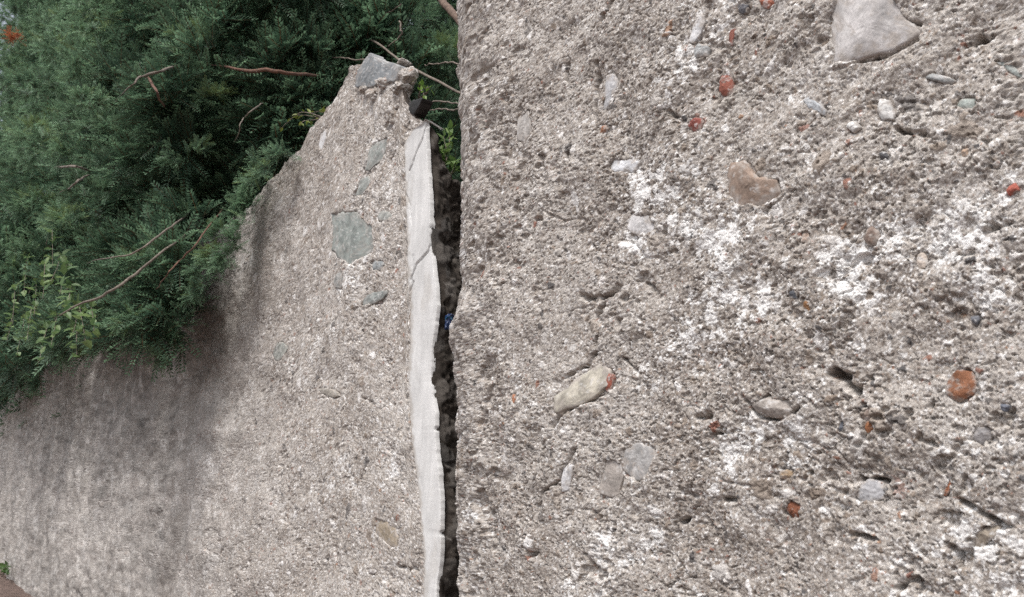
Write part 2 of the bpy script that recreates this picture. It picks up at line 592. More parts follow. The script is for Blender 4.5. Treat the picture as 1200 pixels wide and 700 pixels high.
LEFT_STONES = [
    ([(388, 251), (402, 248), (417, 247), (424, 255), (438, 268), (440, 280), (438, 294), (410, 312), (399, 303), (387, 290), (390, 268)], .004, .010, (.235, .26, .245), 'L', "slate", "large grey green slate set flat in the wall face"),
    ([(426, 359), (430, 347), (444, 342), (458, 340), (452, 350), (438, 358)], .006, .010, (.22, .235, .225), 'L', "slate", "wedge shaped slate below the large one"),
    ((443, 312, 18, 15, 10), .006, .009, (.25, .27, .275), 'L', "slate", None),
    ([(427, 200), (432, 176), (440, 165), (455, 160), (454, 172), (445, 190), (432, 199)], .004, .006, (.24, .255, .24), 'L', "slate", "tall pale slate near the broken top"),
    ([(415, 231), (422, 210), (432, 206), (434, 214), (425, 228)], .004, .006, (.24, .255, .24), 'L', "slate", None),
    ((397, 328, 13, 20, 10), .006, .009, (.27, .27, .26), 'S', "stone", None),
    ((328, 410, 15, 24, 22), .004, .006, (.25, .26, .24), 'L', "slate", None),
    ((384, 461, 26, 9, 18), .006, .010, (.27, .25, .22), 'S', "stone", None),
    ((452, 624, 24, 40, -28), .005, .004, (.33, .28, .215), 'S', "stone", None),
    ((453, 254, 16, 14, 25), .005, .006, (.30, .31, .29), 'L', "slate", None),
    ((377, 165, 8, 30, 12), .003, .004, (.55, .55, .56), 'S', "stone", None),
    ((436, 670, 12, 8, 0), .005, .008, (.28, .26, .25), 'S', "pebble", None),
]
# dark slits: polyline in pixels, half width in m, depth in m
RIGHT_CRACKS = [
    ([(698, 72), (697, 100), (696, 138)], .006, .035), ([(663, 66), (661, 95)], .006, .022),
    ([(665, 180), (664, 202)], .005, .022), ([(718, 0), (708, 18), (702, 36)], .008, .016),
    ([(648, 500), (655, 488), (668, 480), (690, 468), (712, 462)], .007, .032), ([(645, 514), (650, 496)], .005, .026),
    ([(626, 592), (632, 575), (650, 566), (671, 530)], .005, .026),
    ([(680, 347), (700, 350), (717, 346)], .008, .030), ([(699, 370), (712, 352)], .008, .020),
    ([(662, 441), (690, 428), (700, 412)], .006, .022), ([(730, 420), (745, 436)], .004, .02),
    ([(873, 465), (890, 488), (915, 492), (938, 480)], .005, .020), ([(975, 436), (992, 446), (1004, 458)], .009, .030),
    ([(1128, 50), (1142, 44), (1157, 40)], .005, .024), ([(1050, 152), (1068, 156), (1084, 155)], .005, .020),
    ([(1007, 563), (1034, 562)], .006, .026), ([(1000, 628), (1024, 632)], .006, .016),
    ([(700, 400), (706, 380)], .004, .018), ([(615, 650), (626, 645)], .008, .022), ([(685, 650), (695, 660)], .007, .018),
    ([(800, 576), (815, 584)], .007, .020), ([(797, 612), (803, 608)], .007, .022), ([(838, 588), (856, 586)], .008, .016),
    ([(1110, 352), (1114, 372), (1122, 386)], .006, .016), ([(1055, 690), (1075, 680)], .008, .018),
    ([(1160, 270), (1190, 258)], .007, .014), ([(1108, 640), (1124, 650)], .008, .014), ([(818, 490), (832, 487)], .008, .020),
    ([(836, 512), (844, 508)], .008, .018), ([(1120, 580), (1150, 600), (1180, 615)], .006, .016),
    ([(1180, 86), (1200, 70)], .006, .014), ([(784, 130), (800, 140)], .006, .014), ([(755, 330), (770, 342)], .006, .014),
    ([(1040, 20), (1060, 26), (1085, 26)], .007, .012), ([(972, 82), (1000, 73), (1040, 62), (1072, 44)], .004, .012),
    ([(898, 247), (918, 230)], .004, .014), ([(670, 150), (668, 170)], .005, .014),
]
LEFT_CRACKS = [
    ([(470, 120), (462, 135), (452, 148)], .008, .03), ([(440, 140), (436, 160)], .006, .016), ([(336, 640), (340, 560)], .006, .010),
    ([(424, 466), (440, 474)], .008, .016), ([(465, 664), (488, 668)], .007, .020), ([(370, 468), (395, 462)], .006, .012),
    ([(434, 360), (452, 352)], .005, .016), ([(396, 330), (404, 346)], .006, .014), ([(388, 606), (404, 628)], .006, .012),
]


def outline(spec, conv):
    """stone outline in wall coordinates"""
    if isinstance(spec, list):
        return np.array([conv(*p) for p in spec])
    cx, cy, w, h, rot = spec
    r = random.Random(int(cx * 31 + cy))
    n = r.choice([5, 6, 7, 8])
    pts = []
    for i in range(n):
        th = 2 * math.pi * i / n + r.uniform(-.25, .25)
        k = r.uniform(.78, 1.18)
        ex = abs(math.cos(th)) ** .8 * math.copysign(1, math.cos(th)) * w / 2 * k
        ey = abs(math.sin(th)) ** .8 * math.copysign(1, math.sin(th)) * h / 2 * k
        c, s = math.cos(R(rot)), math.sin(R(rot))
        pts.append(conv(max(cx + ex * c - ey * s, 541 if conv is at_right else -50), cy + ex * s + ey * c))
    return np.array(pts)


def densify(poly, per=6, jit=.012, seed=0):
    n = len(poly)
    out = []
    r = np.random.default_rng(seed)
    size = np.ptp(poly, axis=0).max()
    for i in range(n):
        p, q = poly[i], poly[(i + 1) % n]
        for j in range(per):
            out.append(p + (q - p) * j / per)
    out = np.array(out)
    for _ in range(1):
        out = (np.roll(out, 1, 0) + 2 * out + np.roll(out, -1, 0)) / 4
    lo_ = np.ptp(poly, axis=0).min()
    out = out + np.stack([fbm(out[:, 0], out[:, 1], lo_ * .45, 3, seed + 1), fbm(out[:, 0], out[:, 1], lo_ * .45, 3, seed + 2)], -1) * np.ptp(poly, axis=0) * .045
    gap = np.median(np.linalg.norm(out - np.roll(out, 1, 0), axis=1))
    return out + r.normal(0, min(jit * size, .16 * gap), out.shape)


def in_poly(px, py, poly):
    c = np.zeros(px.shape, bool)
    n = len(poly)
    for i in range(n):
        (x0, y0), (x1, y1) = poly[i], poly[(i + 1) % n]
        if y0 == y1:
            continue
        c ^= ((y0 > py) != (y1 > py)) & (px < (x1 - x0) * (py - y0) / (y1 - y0) + x0)
    return c


def seg_dist(x, y, pts):
    d = np.full(x.shape, 1e9)
    for (x0, y0), (x1, y1) in zip(pts[:-1], pts[1:]):
        dx, dy = x1 - x0, y1 - y0
        t = np.clip(((x - x0) * dx + (y - y0) * dy) / (dx * dx + dy * dy + 1e-12), 0, 1)
        d = np.minimum(d, np.hypot(x - x0 - t * dx, y - y0 - t * dy))
    return d


def carve(h, x, z, stones, cracks, seed):
    """sockets under the set stones, and the dark slits"""
    for poly, proud in stones:
        lo, hi = poly.min(0) - .03, poly.max(0) + .03
        m = (x > lo[0]) & (x < hi[0]) & (z > lo[1]) & (z < hi[1])
        if not m.any():
            continue
        sd = seg_dist(x[m], z[m], np.vstack([poly, poly[:1]]))
        sd = np.where(in_poly(x[m], z[m], poly), -sd, sd)
        size = np.ptp(poly, axis=0).min()
        sd = sd + (fbm(x[m], z[m], size * .35 + .004, 3, 91) + .15) * min(size * .17, .011)
        c = poly.mean(0)
        h0 = float(low_h(c[0], c[1], seed))
        w = sstep(.0, -.003, sd)
        h[m] = h[m] * (1 - w) + np.minimum(h[m], h0 - .010) * w
        h[m] -= .004 * np.exp(-((sd - .001) / .003) ** 2) * sstep(-.6, .3, fbm(x[m], z[m], .03, 2, 93))
    for pts, wd, dp in cracks:
        lo, hi = pts.min(0) - wd * 4, pts.max(0) + wd * 4
        m = (x > lo[0]) & (x < hi[0]) & (z > lo[1]) & (z < hi[1])
        if not m.any():
            continue
        xx = x[m] + fbm(x[m], z[m], .02, 2, 77) * .005
        zz = z[m] + fbm(x[m], z[m], .02, 2, 78) * .005
        d = seg_dist(xx, zz, pts)
        brk = .25 + 1.1 * sstep(.25, .75, vnoise(x[m] / .022, z[m] / .022, 95))
        h[m] -= dp * brk * np.exp(-(d / (wd * (.6 + .6 * vnoise(x[m] / .015, z[m] / .015, 96)))) ** 2)
    return h


def set_stone(spec, conv, place, seed, parent, rim=.022):
    spec_, dome, proud, colr, kind, name, label = spec
    sid = int(abs(colr[0]) * 1e4) + len(parent.children)
    r = np.random.default_rng(sid)
    poly = densify(outline(spec_, conv), 7, .010, sid)
    c = poly.mean(0)
    size = np.ptp(poly, axis=0)
    h0 = float(low_h(c[0], c[1], seed)) - .0038 + proud * .45
    ks = np.concatenate([[1.015, 1.012, 1.0], np.linspace(.985, .08, 16)])
    n = len(poly)
    th = np.linspace(0, 2 * math.pi, n, endpoint=False)
    x, z, k_ = [], [], []
    pk = poly
    for k in ks:
        if k < .95:
            pk = (np.roll(pk, 1, 0) + pk + np.roll(pk, -1, 0)) / 3
        q = c + (pk - c) * k
        x.append(q[:, 0]); z.append(q[:, 1]); k_.append(np.full(n, k))
    x, z, k_ = (np.append(np.concatenate(v), e) for v, e in ((x, c[0]), (z, c[1]), (k_, 0)))
    ux, uz = (x - c[0]) / (size[0] * .5 + 1e-6), (z - c[1]) / (size[1] * .5 + 1e-6)
    amp = min(dome * .9, size.min() * .32)
    hh = np.full(len(x), amp * .9)
    for _ in range(5):                                   # broken facets
        an = r.uniform(0, 2 * math.pi)
        hh = np.minimum(hh, amp * (r.uniform(.55, 1.0) - r.uniform(.3, 1.0) * (ux * math.cos(an) + uz * math.sin(an))))
    hh = hh - amp * .6 * k_ ** 4
    hh = hh + fbm(x, z, size.min() * .7 + .004, 4, sid) * amp * .35 + fbm(x, z, .005, 2, sid + 1) * .0007
    if kind == 'L':
        hh = hh + fbm(x * .35 + z * .94, (x * .94 - z * .35) * .15, .035, 3, sid + 11) * .0030
    hh = h0 + hh - sstep(.995, 1.012, k_) * rim
    V = place(x, z, hh)
    j = np.arange(n)
    k = (j + 1) % n
    F = np.concatenate([np.stack([i * n + j, i * n + k, (i + 1) * n + k, (i + 1) * n + j], -1) for i in range(len(ks) - 1)])
    i = len(ks) - 1
    T = np.stack([i * n + j, i * n + k, np.full(n, len(x) - 1)], -1)
    cn = fbm(x, z, .035, 4, sid + 3) * .30 + fbm(x, z, .007, 3, sid + 5) * .18
    cc = np.array(colr)[None] * (1 + cn[:, None])
    # cement left clinging to the stone, thickest round its rim, and grey lime spots
    cl = sstep(.12, .62, fbm(x, z, .018, 4, sid + 4, .7) * .7 + k_ ** 3 * .55 - .02)
    gm = fbm(x, z, .006, 3, sid + 9)
    cc = lerp3(cc, np.array((.37, .335, .305)) * (1 + .3 * gm[:, None]), cl * {'B': .8, 'S': .82, 'L': .45}[kind])
    if sum(colr) < .1:
        cc = np.array(colr)[None] * (1 + cn[:, None])
    else:
        cc = lerp3(cc, (.64, .63, .62), sstep(.5, .8, fbm(x, z, .012, 3, sid + 7)) * .5)
    o = build(name, V, [F, T], {'S': M_STONE, 'B': M_BRICK, 'L': M_SLATE}[kind], parent, cc)
    if label:
        o["label"] = label
    return o


# ------------------------------------------------------------------ right wall
SEED_R = 300
HR = 4.1
px = np.linspace(537.5, 1215, 740)
s_px = np.array([at_right(p, 350)[0] for p in px])
s_all = np.unique(np.concatenate([-np.linspace(2.6, 1.0, 40), np.arange(-1.0, s_px[0], .006),
                                  s_px, np.arange(s_px[-1], s_px[-1] + 1.2, .004), np.linspace(s_px[-1] + 1.2, 5.0, 60)]))
z_all = np.concatenate([np.arange(-.1, .9, .010), np.arange(.9, 3.5, .0021), np.arange(3.5, HR + .001, .008)])
S, Z = np.meshgrid(s_all, z_all, indexing='ij')
lime_ = np.full(S.shape, -.30)
for px_, py_, rx_, k_ in [(745, 275, 50, .5), (840, 260, 60, .6), (860, 345, 70, .75), (1000, 365, 85, .7), (1010, 255, 80, .65), (1095, 285, 60, .7), (1170, 330, 60, .6), (1160, 600, 70, .8), (865, 540, 50, .7),
                         (1020, 130, 60, .55), (1060, 95, 60, .4), (730, 195, 50, .4), (820, 60, 60, .35), (1120, 520, 70, .6), (930, 560, 60, .4), (760, 440, 50, .45), (660, 80, 40, .35), (960, 480, 70, .5), (610, 640, 40, .4),
                         (1090, 400, 60, .45), (830, 400, 60, .4), (740, 640, 60, .35), (900, 650, 60, .35), (1180, 200, 50, .5), (690, 300, 40, .3), (1020, 660, 60, .25)]:
    s0_, z0_ = at_right(px_, py_)
    sr_ = abs(at_right(px_ + rx_, py_)[0] - s0_)
    zr_ = abs(at_right(px_, py_ + rx_)[1] - z0_)
    lime_ += 1.4 * k_ * np.exp(-((S - s0_) / sr_) ** 2 - ((Z - z0_) / zr_) ** 2)
h, colr = concrete(S, Z, SEED_R, lime_, .95, .74, (.048, .024, .0120, .0070, .0044))
h = h + sstep(.15, -.2, S) * (fbm(S, Z, .09, 4, 614) * .012 - sstep(.35, .7, fbm(S * .6, Z, .05, 3, 615)) * .014)
# slanting beds left by the shuttering, plainest in the upper part away from the corner
_c, _s = math.cos(R(24)), math.sin(R(24))
bed = fbm((S * _c + Z * _s) * .30, -S * _s + Z * _c, .055, 3, 611)
h = h + bed * .0075 * sstep(.25, 1.1, S) * sstep(1.4, 2.2, Z)
r_polys = [(outline(q[0], at_right), q[2]) for q in RIGHT_STONES]
r_cracks = [(np.array([at_right(*p) for p in c[0]]), c[1] * .95, c[2] * 1.4) for c in RIGHT_CRACKS]
h = carve(h, S, Z, r_polys, r_cracks, SEED_R)
# swelling of the corner half way up
h = h + .030 * np.exp(-((Z - 2.02) / .10) ** 2) * sstep(.1, -.25, S) * sstep(-.9, -.5, S)


LEAN0, LEAN1 = .012, -.018


def place_right(s, z, hh):
    p, n = right_base(s)
    q = p + n * hh[..., None]
    q = q + np.stack([(LEAN0 + LEAN1 * (z - 2.2)) * sstep(.35, -.1, s), 0 * z], -1)
    return np.concatenate([q, z[..., None]], -1)


base_r = right_base(np.array(0.8))[0]
right_wall = empty("rounded_wall", (base_r[0], base_r[1], 0))
tag(right_wall, "tall rough shingle concrete wall with rounded corner, white lime bloom and orange brick bits, in front of the crack", "wall")
acc = Acc()
Pf = place_right(S, Z, h)
acc.grid(Pf, colr)
# top and back so that it has its thickness
pb, nb = right_base(s_all)
inner = pb - nb * np.minimum(.44, .44)
uu = np.linspace(0, 1, 9)
Pt = np.zeros((len(s_all), 9, 3))
for i, u in enumerate(uu):
    xy = Pf[:, -1, :2] * (1 - u) + inner * u
    Pt[:, i, :2] = xy
    Pt[:, i, 2] = HR + fbm(xy[:, 0], xy[:, 1], .1, 3, 5) * .015 * (u > 0)
acc.grid(Pt, np.array([.33, .30, .27]))
Pk = np.stack([Pt[:, -1], np.concatenate([inner, np.full((len(inner), 1), -.1)], 1)], 1)
acc.grid(Pk, np.array([.33, .30, .27]))
acc.build("wall_face", M_CONC, right_wall)
for q in RIGHT_STONES:
    set_stone(q, at_right, place_right, SEED_R, right_wall)

# ------------------------------------------------------------------ left wall
SEED_L = 900
# right-hand end of the face (= right edge of the mortar strip), photo pixels
END = [(503, 130), (503, 145), (506, 200), (512, 300), (517, 360), (513, 402), (511, 440), (515, 490), (520, 580), (522, 640), (519, 700), (519, 760)]
STRIP_L = [(497, 139), (491, 146), (481, 154), (472, 170), (473, 250), (475, 300), (479, 345), (480, 400), (476, 440), (479, 490), (488, 560), (494, 620), (497, 660), (496, 700), (498, 760)]
e_az = np.array([at_b(*p, WB + .03) for p in END])
order = np.argsort(e_az[:, 1])
e_az = e_az[order]


def a_end(z):
    return np.interp(z, e_az[:, 1], e_az[:, 0])


TOP = [(503, 146), (486, 141), (480, 129), (474, 119), (471, 108), (470, 76), (458, 80), (448, 76), (437, 68), (428, 73), (420, 76), (410, 80), (404, 90), (397, 97), (390, 112), (383, 127),
       (372, 143), (362, 152), (355, 165), (350, 177), (342, 184), (330, 197), (320, 208), (307, 223), (295, 243), (280, 252), (230, 286), (190, 312), (150, 341), (100, 376), (50, 416), (0, 456), (-60, 502)]
t_az = np.array([at_b(*p) for p in TOP])
for i in range(1, len(t_az)):
    t_az[i, 0] = max(t_az[i, 0], t_az[i - 1, 0] + .004)


def z_top(a):
    return np.interp(a, t_az[:, 0], t_az[:, 1])


a_px = np.array([at_b(p, 350)[0] for p in np.linspace(521, -15, 700)])
a0 = e_az[:, 0].min()
s_l = np.unique(np.concatenate([a_px - a_px[0], a_px[-1] - a_px[0] + np.linspace(.1, 12, 60)]))
v = np.concatenate([np.arange(-.1, .85, .012), np.arange(.85, 3.75, .0033)])
vn = (v - v[0]) / (v[-1] - v[0])
zt = z_top(a_end(3.4) + s_l)
rag = fbm(s_l, s_l * 0, .12, 3, 41) * .02 + fbm(s_l, s_l * 0, .03, 2, 43) * .010
zt = zt + rag * sstep(0, .05, s_l)
Zl = -.1 + vn[None, :] * (zt[:, None] + .1)
Al = a_end(Zl) + s_l[:, None] + fbm(Zl, Zl * 0, .2, 2, 3) * .006
far = sstep(3.4, 6.0, Al)
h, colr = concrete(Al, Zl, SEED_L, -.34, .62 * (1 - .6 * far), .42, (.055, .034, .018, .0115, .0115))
# streaky weathering and coarser lumps that read at a distance
streak = fbm(Al * 1.0, Zl * .22, .10, 4, 71)
h = h + far * fbm(Al, Zl * .8, .16, 4, 73) * .020
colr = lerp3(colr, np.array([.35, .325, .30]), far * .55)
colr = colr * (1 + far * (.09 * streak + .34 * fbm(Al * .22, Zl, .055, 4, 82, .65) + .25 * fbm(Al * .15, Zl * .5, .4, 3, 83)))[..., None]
canopy_shade = sstep(3.0, 5.2, Al + .5 * fbm(Al, Zl * .3, .6, 3, 85)) * sstep(1.0, -.3, (z_top(Al) - Zl) - .75 + .8 * fbm(Al * .6, Zl * .2, .7, 3, 86))  # shade below the overhanging foliage, painted into the wall colour
colr = lerp3(colr, (.125, .102, .085), canopy_shade * .22)
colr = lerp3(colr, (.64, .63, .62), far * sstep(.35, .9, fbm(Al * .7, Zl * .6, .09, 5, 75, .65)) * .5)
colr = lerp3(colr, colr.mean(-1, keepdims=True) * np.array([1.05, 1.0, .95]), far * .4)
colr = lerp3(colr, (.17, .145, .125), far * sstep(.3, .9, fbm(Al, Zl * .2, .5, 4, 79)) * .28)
l_polys = [(outline(q[0], at_b), q[2]) for q in LEFT_STONES]
l_cracks = [(np.array([at_b(*p) for p in c[0]]), c[1], c[2]) for c in LEFT_CRACKS]
h = carve(h, Al, Zl, l_polys, l_cracks, SEED_L)


_sl = np.array([at_b(*p, WB - .015) for p in STRIP_L])
_sl = _sl[np.argsort(_sl[:, 1])]
_in = sstep(-.004, -.030, Al - np.interp(Zl, _sl[:, 1], _sl[:, 0]))
_in = np.where(Zl < _sl[-1, 1] - .01, _in, 0)
h = h * (1 - _in) - .050 * _in


def place_left(a, z, hh):
    return xyz(a, WB - hh, z)


base_l = xyz(4.0, WB + .2, 0.)
left_wall = empty("broken_wall", tuple(base_l))
tag(left_wall, "long rough concrete wall with a broken stepped end and pale mortar edge, running back under the yew", "wall")
acc = Acc()
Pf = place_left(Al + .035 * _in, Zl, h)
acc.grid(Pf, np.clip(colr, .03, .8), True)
# top, dropping behind the face at the broken end
nu = 26
u = np.linspace(0, 1, nu)
zcore = at_b(522, 217, WB + .12)[1]
Pt = np.zeros((len(s_l), nu, 3))
for i, k in enumerate(u):
    p = Pf[:, -1] + np.append(N2, 0)[None] * THICK * k
    drop = sstep(.02, .30, np.array(k)) * np.maximum(zt - zcore, 0) * sstep(1.2, .2, s_l)
    p[:, 2] = zt - drop + (fbm(Al[:, -1], np.full(len(s_l), k * THICK), .08, 4, 31) * .03 + fbm(Al[:, -1], np.full(len(s_l), k * THICK), .02, 3, 32) * .012) * (k > 0)
    Pt[:, i] = p
ct = ramp(.5 + .5 * np.clip(fbm(Pt[..., 0] + Pt[..., 1], Pt[..., 2] * 2, .05, 4, 33), -1, 1), [(0, (.14, .11, .085)), (.5, (.25, .21, .18)), (1, (.40, .37, .33))])
acc.grid(Pt, ct, True)
back = np.stack([Pt[:, -1], Pt[:, -1] * np.array([1, 1, 0]) - np.array([0, 0, .1])], 1)
acc.grid(back, np.array([.3, .27, .24]))
# broken end: dark earthy core of the wall seen inside the crack
uc = np.linspace(.0, THICK, 110)
vc = np.linspace(0, 1, 620)
UU, VV = np.meshgrid(uc, vc, indexing='ij')
ztop_u = np.interp(uc, np.linspace(0, THICK, nu), Pt[0, :, 2]) + fbm(uc, uc * 0, .06, 3, 55) * .02
ZZ = -.1 + VV * (ztop_u[:, None] + .1)
gC, kC, k2C = grains(UU, ZZ, .085, 21, .9, .3, .62, .5)
gD, kD, k2D = grains(UU, ZZ, .03, 27, .6, .25, .55, .5)
AA = a_end(ZZ) - .006 - .006 * sstep(.0, .01, UU) - sstep(.01, .06, UU) * (np.maximum(gC * .7, gD) + fbm(UU, ZZ, .25, 3, 57) * .03 + fbm(UU, ZZ, .02, 3, 58) * .008) + .008
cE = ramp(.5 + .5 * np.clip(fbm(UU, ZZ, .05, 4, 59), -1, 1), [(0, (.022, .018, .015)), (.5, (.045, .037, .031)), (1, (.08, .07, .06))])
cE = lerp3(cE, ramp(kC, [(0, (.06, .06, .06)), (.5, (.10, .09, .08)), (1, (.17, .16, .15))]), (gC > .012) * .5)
acc.grid(xyz(AA, WB + .006 + UU, ZZ), cE)
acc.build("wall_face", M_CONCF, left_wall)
for q in LEFT_STONES:
    set_stone(q, at_b, place_left, SEED_L, left_wall)

# pale trowelled mortar strip down the broken edge
sl = np.array([at_b(*p, WB - .015) for p in STRIP_L])
sl = sl[np.argsort(sl[:, 1])]
zz = np.arange(.2, sl[-1, 1] + .001, .004)
ztop_strip = zz[-1]
nw = 56
tt = np.linspace(0, 1, nw)
aL = np.interp(zz, sl[:, 1], sl[:, 0]) + fbm(zz, zz * .41, .19, 5, 61, .62) * .014
CHIPS = np.zeros_like(zz)
_r = np.random.default_rng(8)
for _ in range(18):
    zc_, w_, d_ = _r.uniform(.8, 3.4), _r.choice([.012, .025, .05, .09]) * _r.uniform(.7, 1.5), _r.uniform(-.004, .010)
    CHIPS = CHIPS + d_ * np.clip(1 - (np.abs(zz - zc_) / w_) ** _r.uniform(1, 3), 0, 1)
aR = a_end(zz) - .010 + fbm(zz, zz * .37, .31, 6, 63, .55) * .017 + CHIPS
tp, Zs = np.meshgrid(tt, zz, indexing='ij')
As = aL[None] * (1 - tp) + aR[None] * tp
edge = np.minimum(.25 + .75 * sstep(0, .06, tp), .3 + .7 * sstep(1, .97, tp))
Hs = .009 * edge - .012 * (tp > .999) - .03 * (tp < .001) - .014 * tp ** 1.5 + .004
Hs += (fbm(As, Zs * .3, .10, 3, 65) * .0035 + fbm(As * 1.5 + Zs * .1, Zs * .22, .016, 3, 66) * .0006) * edge
strip_cracks = [([(497, 146), (492, 165), (485, 185), (480, 200)], .004, .014), ([(506, 205), (503, 240), (502, 285), (499, 295), (488, 310), (482, 328)], .0045, .018),
                ([(475, 225), (480, 240), (482, 262)], .004, .008), ([(479, 345), (485, 330)], .004, .010),
                ([(508, 182), (506, 205)], .004, .012), ([(484, 300), (482, 350)], .006, .004)]
sc_ = [(np.array([at_b(*p, WB - .01) for p in c[0]]), c[1], c[2]) for c in strip_cracks]
for pts, wd, dp in sc_:
    d = seg_dist(As + fbm(As, Zs, .02, 2, 81) * .003, Zs, pts)
    Hs -= dp * np.exp(-(d / wd) ** 2) * edge
Zs2 = Zs - np.where(Zs > ztop_strip - .03, 1, 0) * 0
n_ = fbm(As, Zs * .4, .06, 4, 67)
cS = np.array([.575, .575, .57])[None, None] * (1 + .10 * n_[..., None])
cS = cS * (1 + .07 * fbm(As * 2 + .1 * Zs, Zs * .25, .03, 3, 70)[..., None])
cS = lerp3(cS, (.38, .35, .315), sstep(.22, .02, tp + .10 * fbm(As, Zs, .03, 3, 68)) * .75)
cS = lerp3(cS, (.42, .40, .37), sstep(.25, .8, fbm(As, Zs * .4, .09, 4, 68)) * .45)
acc = Acc()
Ps = xyz(As, WB - Hs, Zs2)
acc.grid(Ps, cS)
cap = np.stack([Ps[:, -1], Ps[:, -1] + np.append(N2 * .08, -.02)], 1)
acc.grid(cap, np.array([.5, .49, .48]))
o = acc.build("mortar_strip", M_MORTAR, left_wall)
o["label"] = "smooth pale grey mortar strip with hairline cracks"


A_SL = at_b(486, 128)[0]


# lumps and slates of the broken top
def lump(name, c, rad, colr, mat, parent, seed, rough=.25, facets=0, label=None):
    """broken chunk: a ball cut by random planes, roughened"""
    n1, n2 = 80, 50
    th = np.linspace(0, 2 * math.pi, n1, endpoint=False)
    ph = np.linspace(.02, math.pi - .02, n2)
    TH, PH = np.meshgrid(th, ph, indexing='ij')
    d = np.stack([np.sin(PH) * np.cos(TH), np.sin(PH) * np.sin(TH), np.cos(PH)], -1)
    r = np.ones(TH.shape)
    rr = np.random.default_rng(seed)
    for _ in range(facets):
        nrm = rr.normal(size=3); nrm /= np.linalg.norm(nrm)
        dd = rr.uniform(.5, .8)
        dot = d @ nrm
        r = np.where(dot > .05, np.minimum(r, dd / np.maximum(dot, .05)), r)
    fx, fy = d[..., 0] * 2 + d[..., 2] * .7, d[..., 1] * 2 - d[..., 2] * .9
    r = r * (1 + rough * fbm(fx, fy, 1.0, 4, seed) * np.sin(PH) ** .5)
    P = np.array(c) + d * r[..., None] * np.array(rad)
    hh, gc = concrete(P[..., 0] * .8 + P[..., 1] * .7 + seed, P[..., 2] + .4 * P[..., 1], 900, -.3, .8, .35, (.055, .034, .018, .0115, .0115))
    hh = (hh - hh.mean()) * np.sin(PH) ** .4
    P = P + d * np.clip(hh, -.012, .012)[..., None]
    V = P.reshape(-1, 3)
    i = np.arange(n1)[:, None]
    j = np.arange(n2 - 1)[None]
    k = (i + 1) % n1
    F = np.stack([i * n2 + j, i * n2 + j + 1, k * n2 + j + 1, k * n2 + j], -1).reshape(-1, 4)
    caps = [np.arange(n1)[None] * n2, np.arange(n1)[None, ::-1] * n2 + n2 - 1]
    cc = np.array(colr) * (1 + .35 * fbm(fx.reshape(-1, 1), fy.reshape(-1, 1), .4, 4, seed + 2))
    if name == "concrete_lump":
        cc = gc.reshape(-1, 3)
    o = build(name, V, [F] + caps, mat, parent, cc)
    if label:
        o["label"] = label
    return o


set_stone(([(418, 104), (421, 86), (428, 73), (435, 64), (444, 70), (454, 75), (468, 78), (467, 97), (450, 101), (434, 105)], .006, .0, (.20, .215, .225), 'L', "slate",
           "blue grey slate standing on edge at the top of the broken end"), at_b, lambda a, z, hh: xyz(a, WB - .016 - hh, z), SEED_L, left_wall, .075)
set_stone(([(468, 121), (486, 119), (504, 117), (500, 123), (494, 129), (487, 135), (478, 129)], .007, .0, (.022, .021, .021), 'L', "slate",  # shadow of its underside put into the near-black colour
           "slate jutting out over the broken end, painted dark for its shadowed underside"), at_b, lambda a, z, hh: xyz(a, WB - .016 - hh + .25 * (a - A_SL), z), SEED_L, left_wall, .06)
for cxy, b, rad, sd in (((478, 92), WB + .03, (.060, .06, .055), 1), ((475, 105), WB + .03, (.065, .06, .04), 2), ((474, 74), WB + .05, (.030, .03, .018), 3),
                        ((466, 135), WB + .035, (.085, .06, .09), 4), ((478, 142), WB + .05, (.05, .05, .045), 5), ((448, 108), WB + .03, (.08, .05, .07), 7), ((455, 99), WB + .012, (.075, .035, .035), 8), ((432, 107), WB + .012, (.06, .03, .03), 9), ((442, 95), WB + .015, (.03, .03, .02), 10)):
    lump("concrete_lump", at_bp(*cxy, b), rad, (.34, .30, .265), M_CONCF, left_wall, sd, .30, 5)
for cxy, b, rad, cl, sd in (((523, 300), WB + .16, (.06, .06, .10), (.17, .15, .12), 31), ((527, 245), WB + .22, (.08, .08, .09), (.16, .14, .12), 32),
                            ((520, 500), WB + .10, (.05, .06, .06), (.16, .15, .15), 33), ((527, 560), WB + .16, (.07, .06, .08), (.20, .20, .20), 34),
                            ((531, 640), WB + .10, (.05, .05, .05), (.20, .19, .14), 35), ((528, 430), WB + .16, (.06, .06, .07), (.12, .11, .10), 36),
                            ((530, 690), WB + .14, (.07, .06, .09), (.14, .14, .14), 37)):
    lump("stone", at_bp(*cxy, b), rad, tuple(.6 * q for q in cl), M_STONE, left_wall, sd, .15, 8)

# ------------------------------------------------------------------ litter in the crack
c = at_bp(527, 377, WB + .045)
nn = 26
uu, vv = np.meshgrid(np.linspace(-1, 1, nn), np.linspace(-1, 1, nn), indexing='ij')
W = .042
bend = uu * 1.3
x_ = np.sin(bend) * W * .55
y_ = (1 - np.cos(bend)) * W * .6 + fbm(uu, vv, .5, 3, 5) * .012
z_ = vv * W * .8 + fbm(uu, vv, .7, 2, 6) * .010
Pw = c + np.stack([x_, y_, z_], -1)
Pw2 = Pw + np.array([0.004, .006, 0])
stripe = sstep(.25, .3, vv + .15 * np.sin(uu * 3)) * sstep(.62, .57, vv + .15 * np.sin(uu * 3))
cw = lerp3(np.broadcast_to(np.array([.012, .028, .085]), Pw.shape), (.03, .12, .22), stripe)
M_FOIL, N, L, P = material("wrapper_film")
at = N.new("ShaderNodeAttribute"); at.attribute_name = "albedo"
L.new(at.outputs["Color"], P.inputs["Base Color"]); P.inputs["Roughness"].default_value = .3
off = tuple(c)
V = np.concatenate([Pw.reshape(-1, 3), Pw2.reshape(-1, 3)])
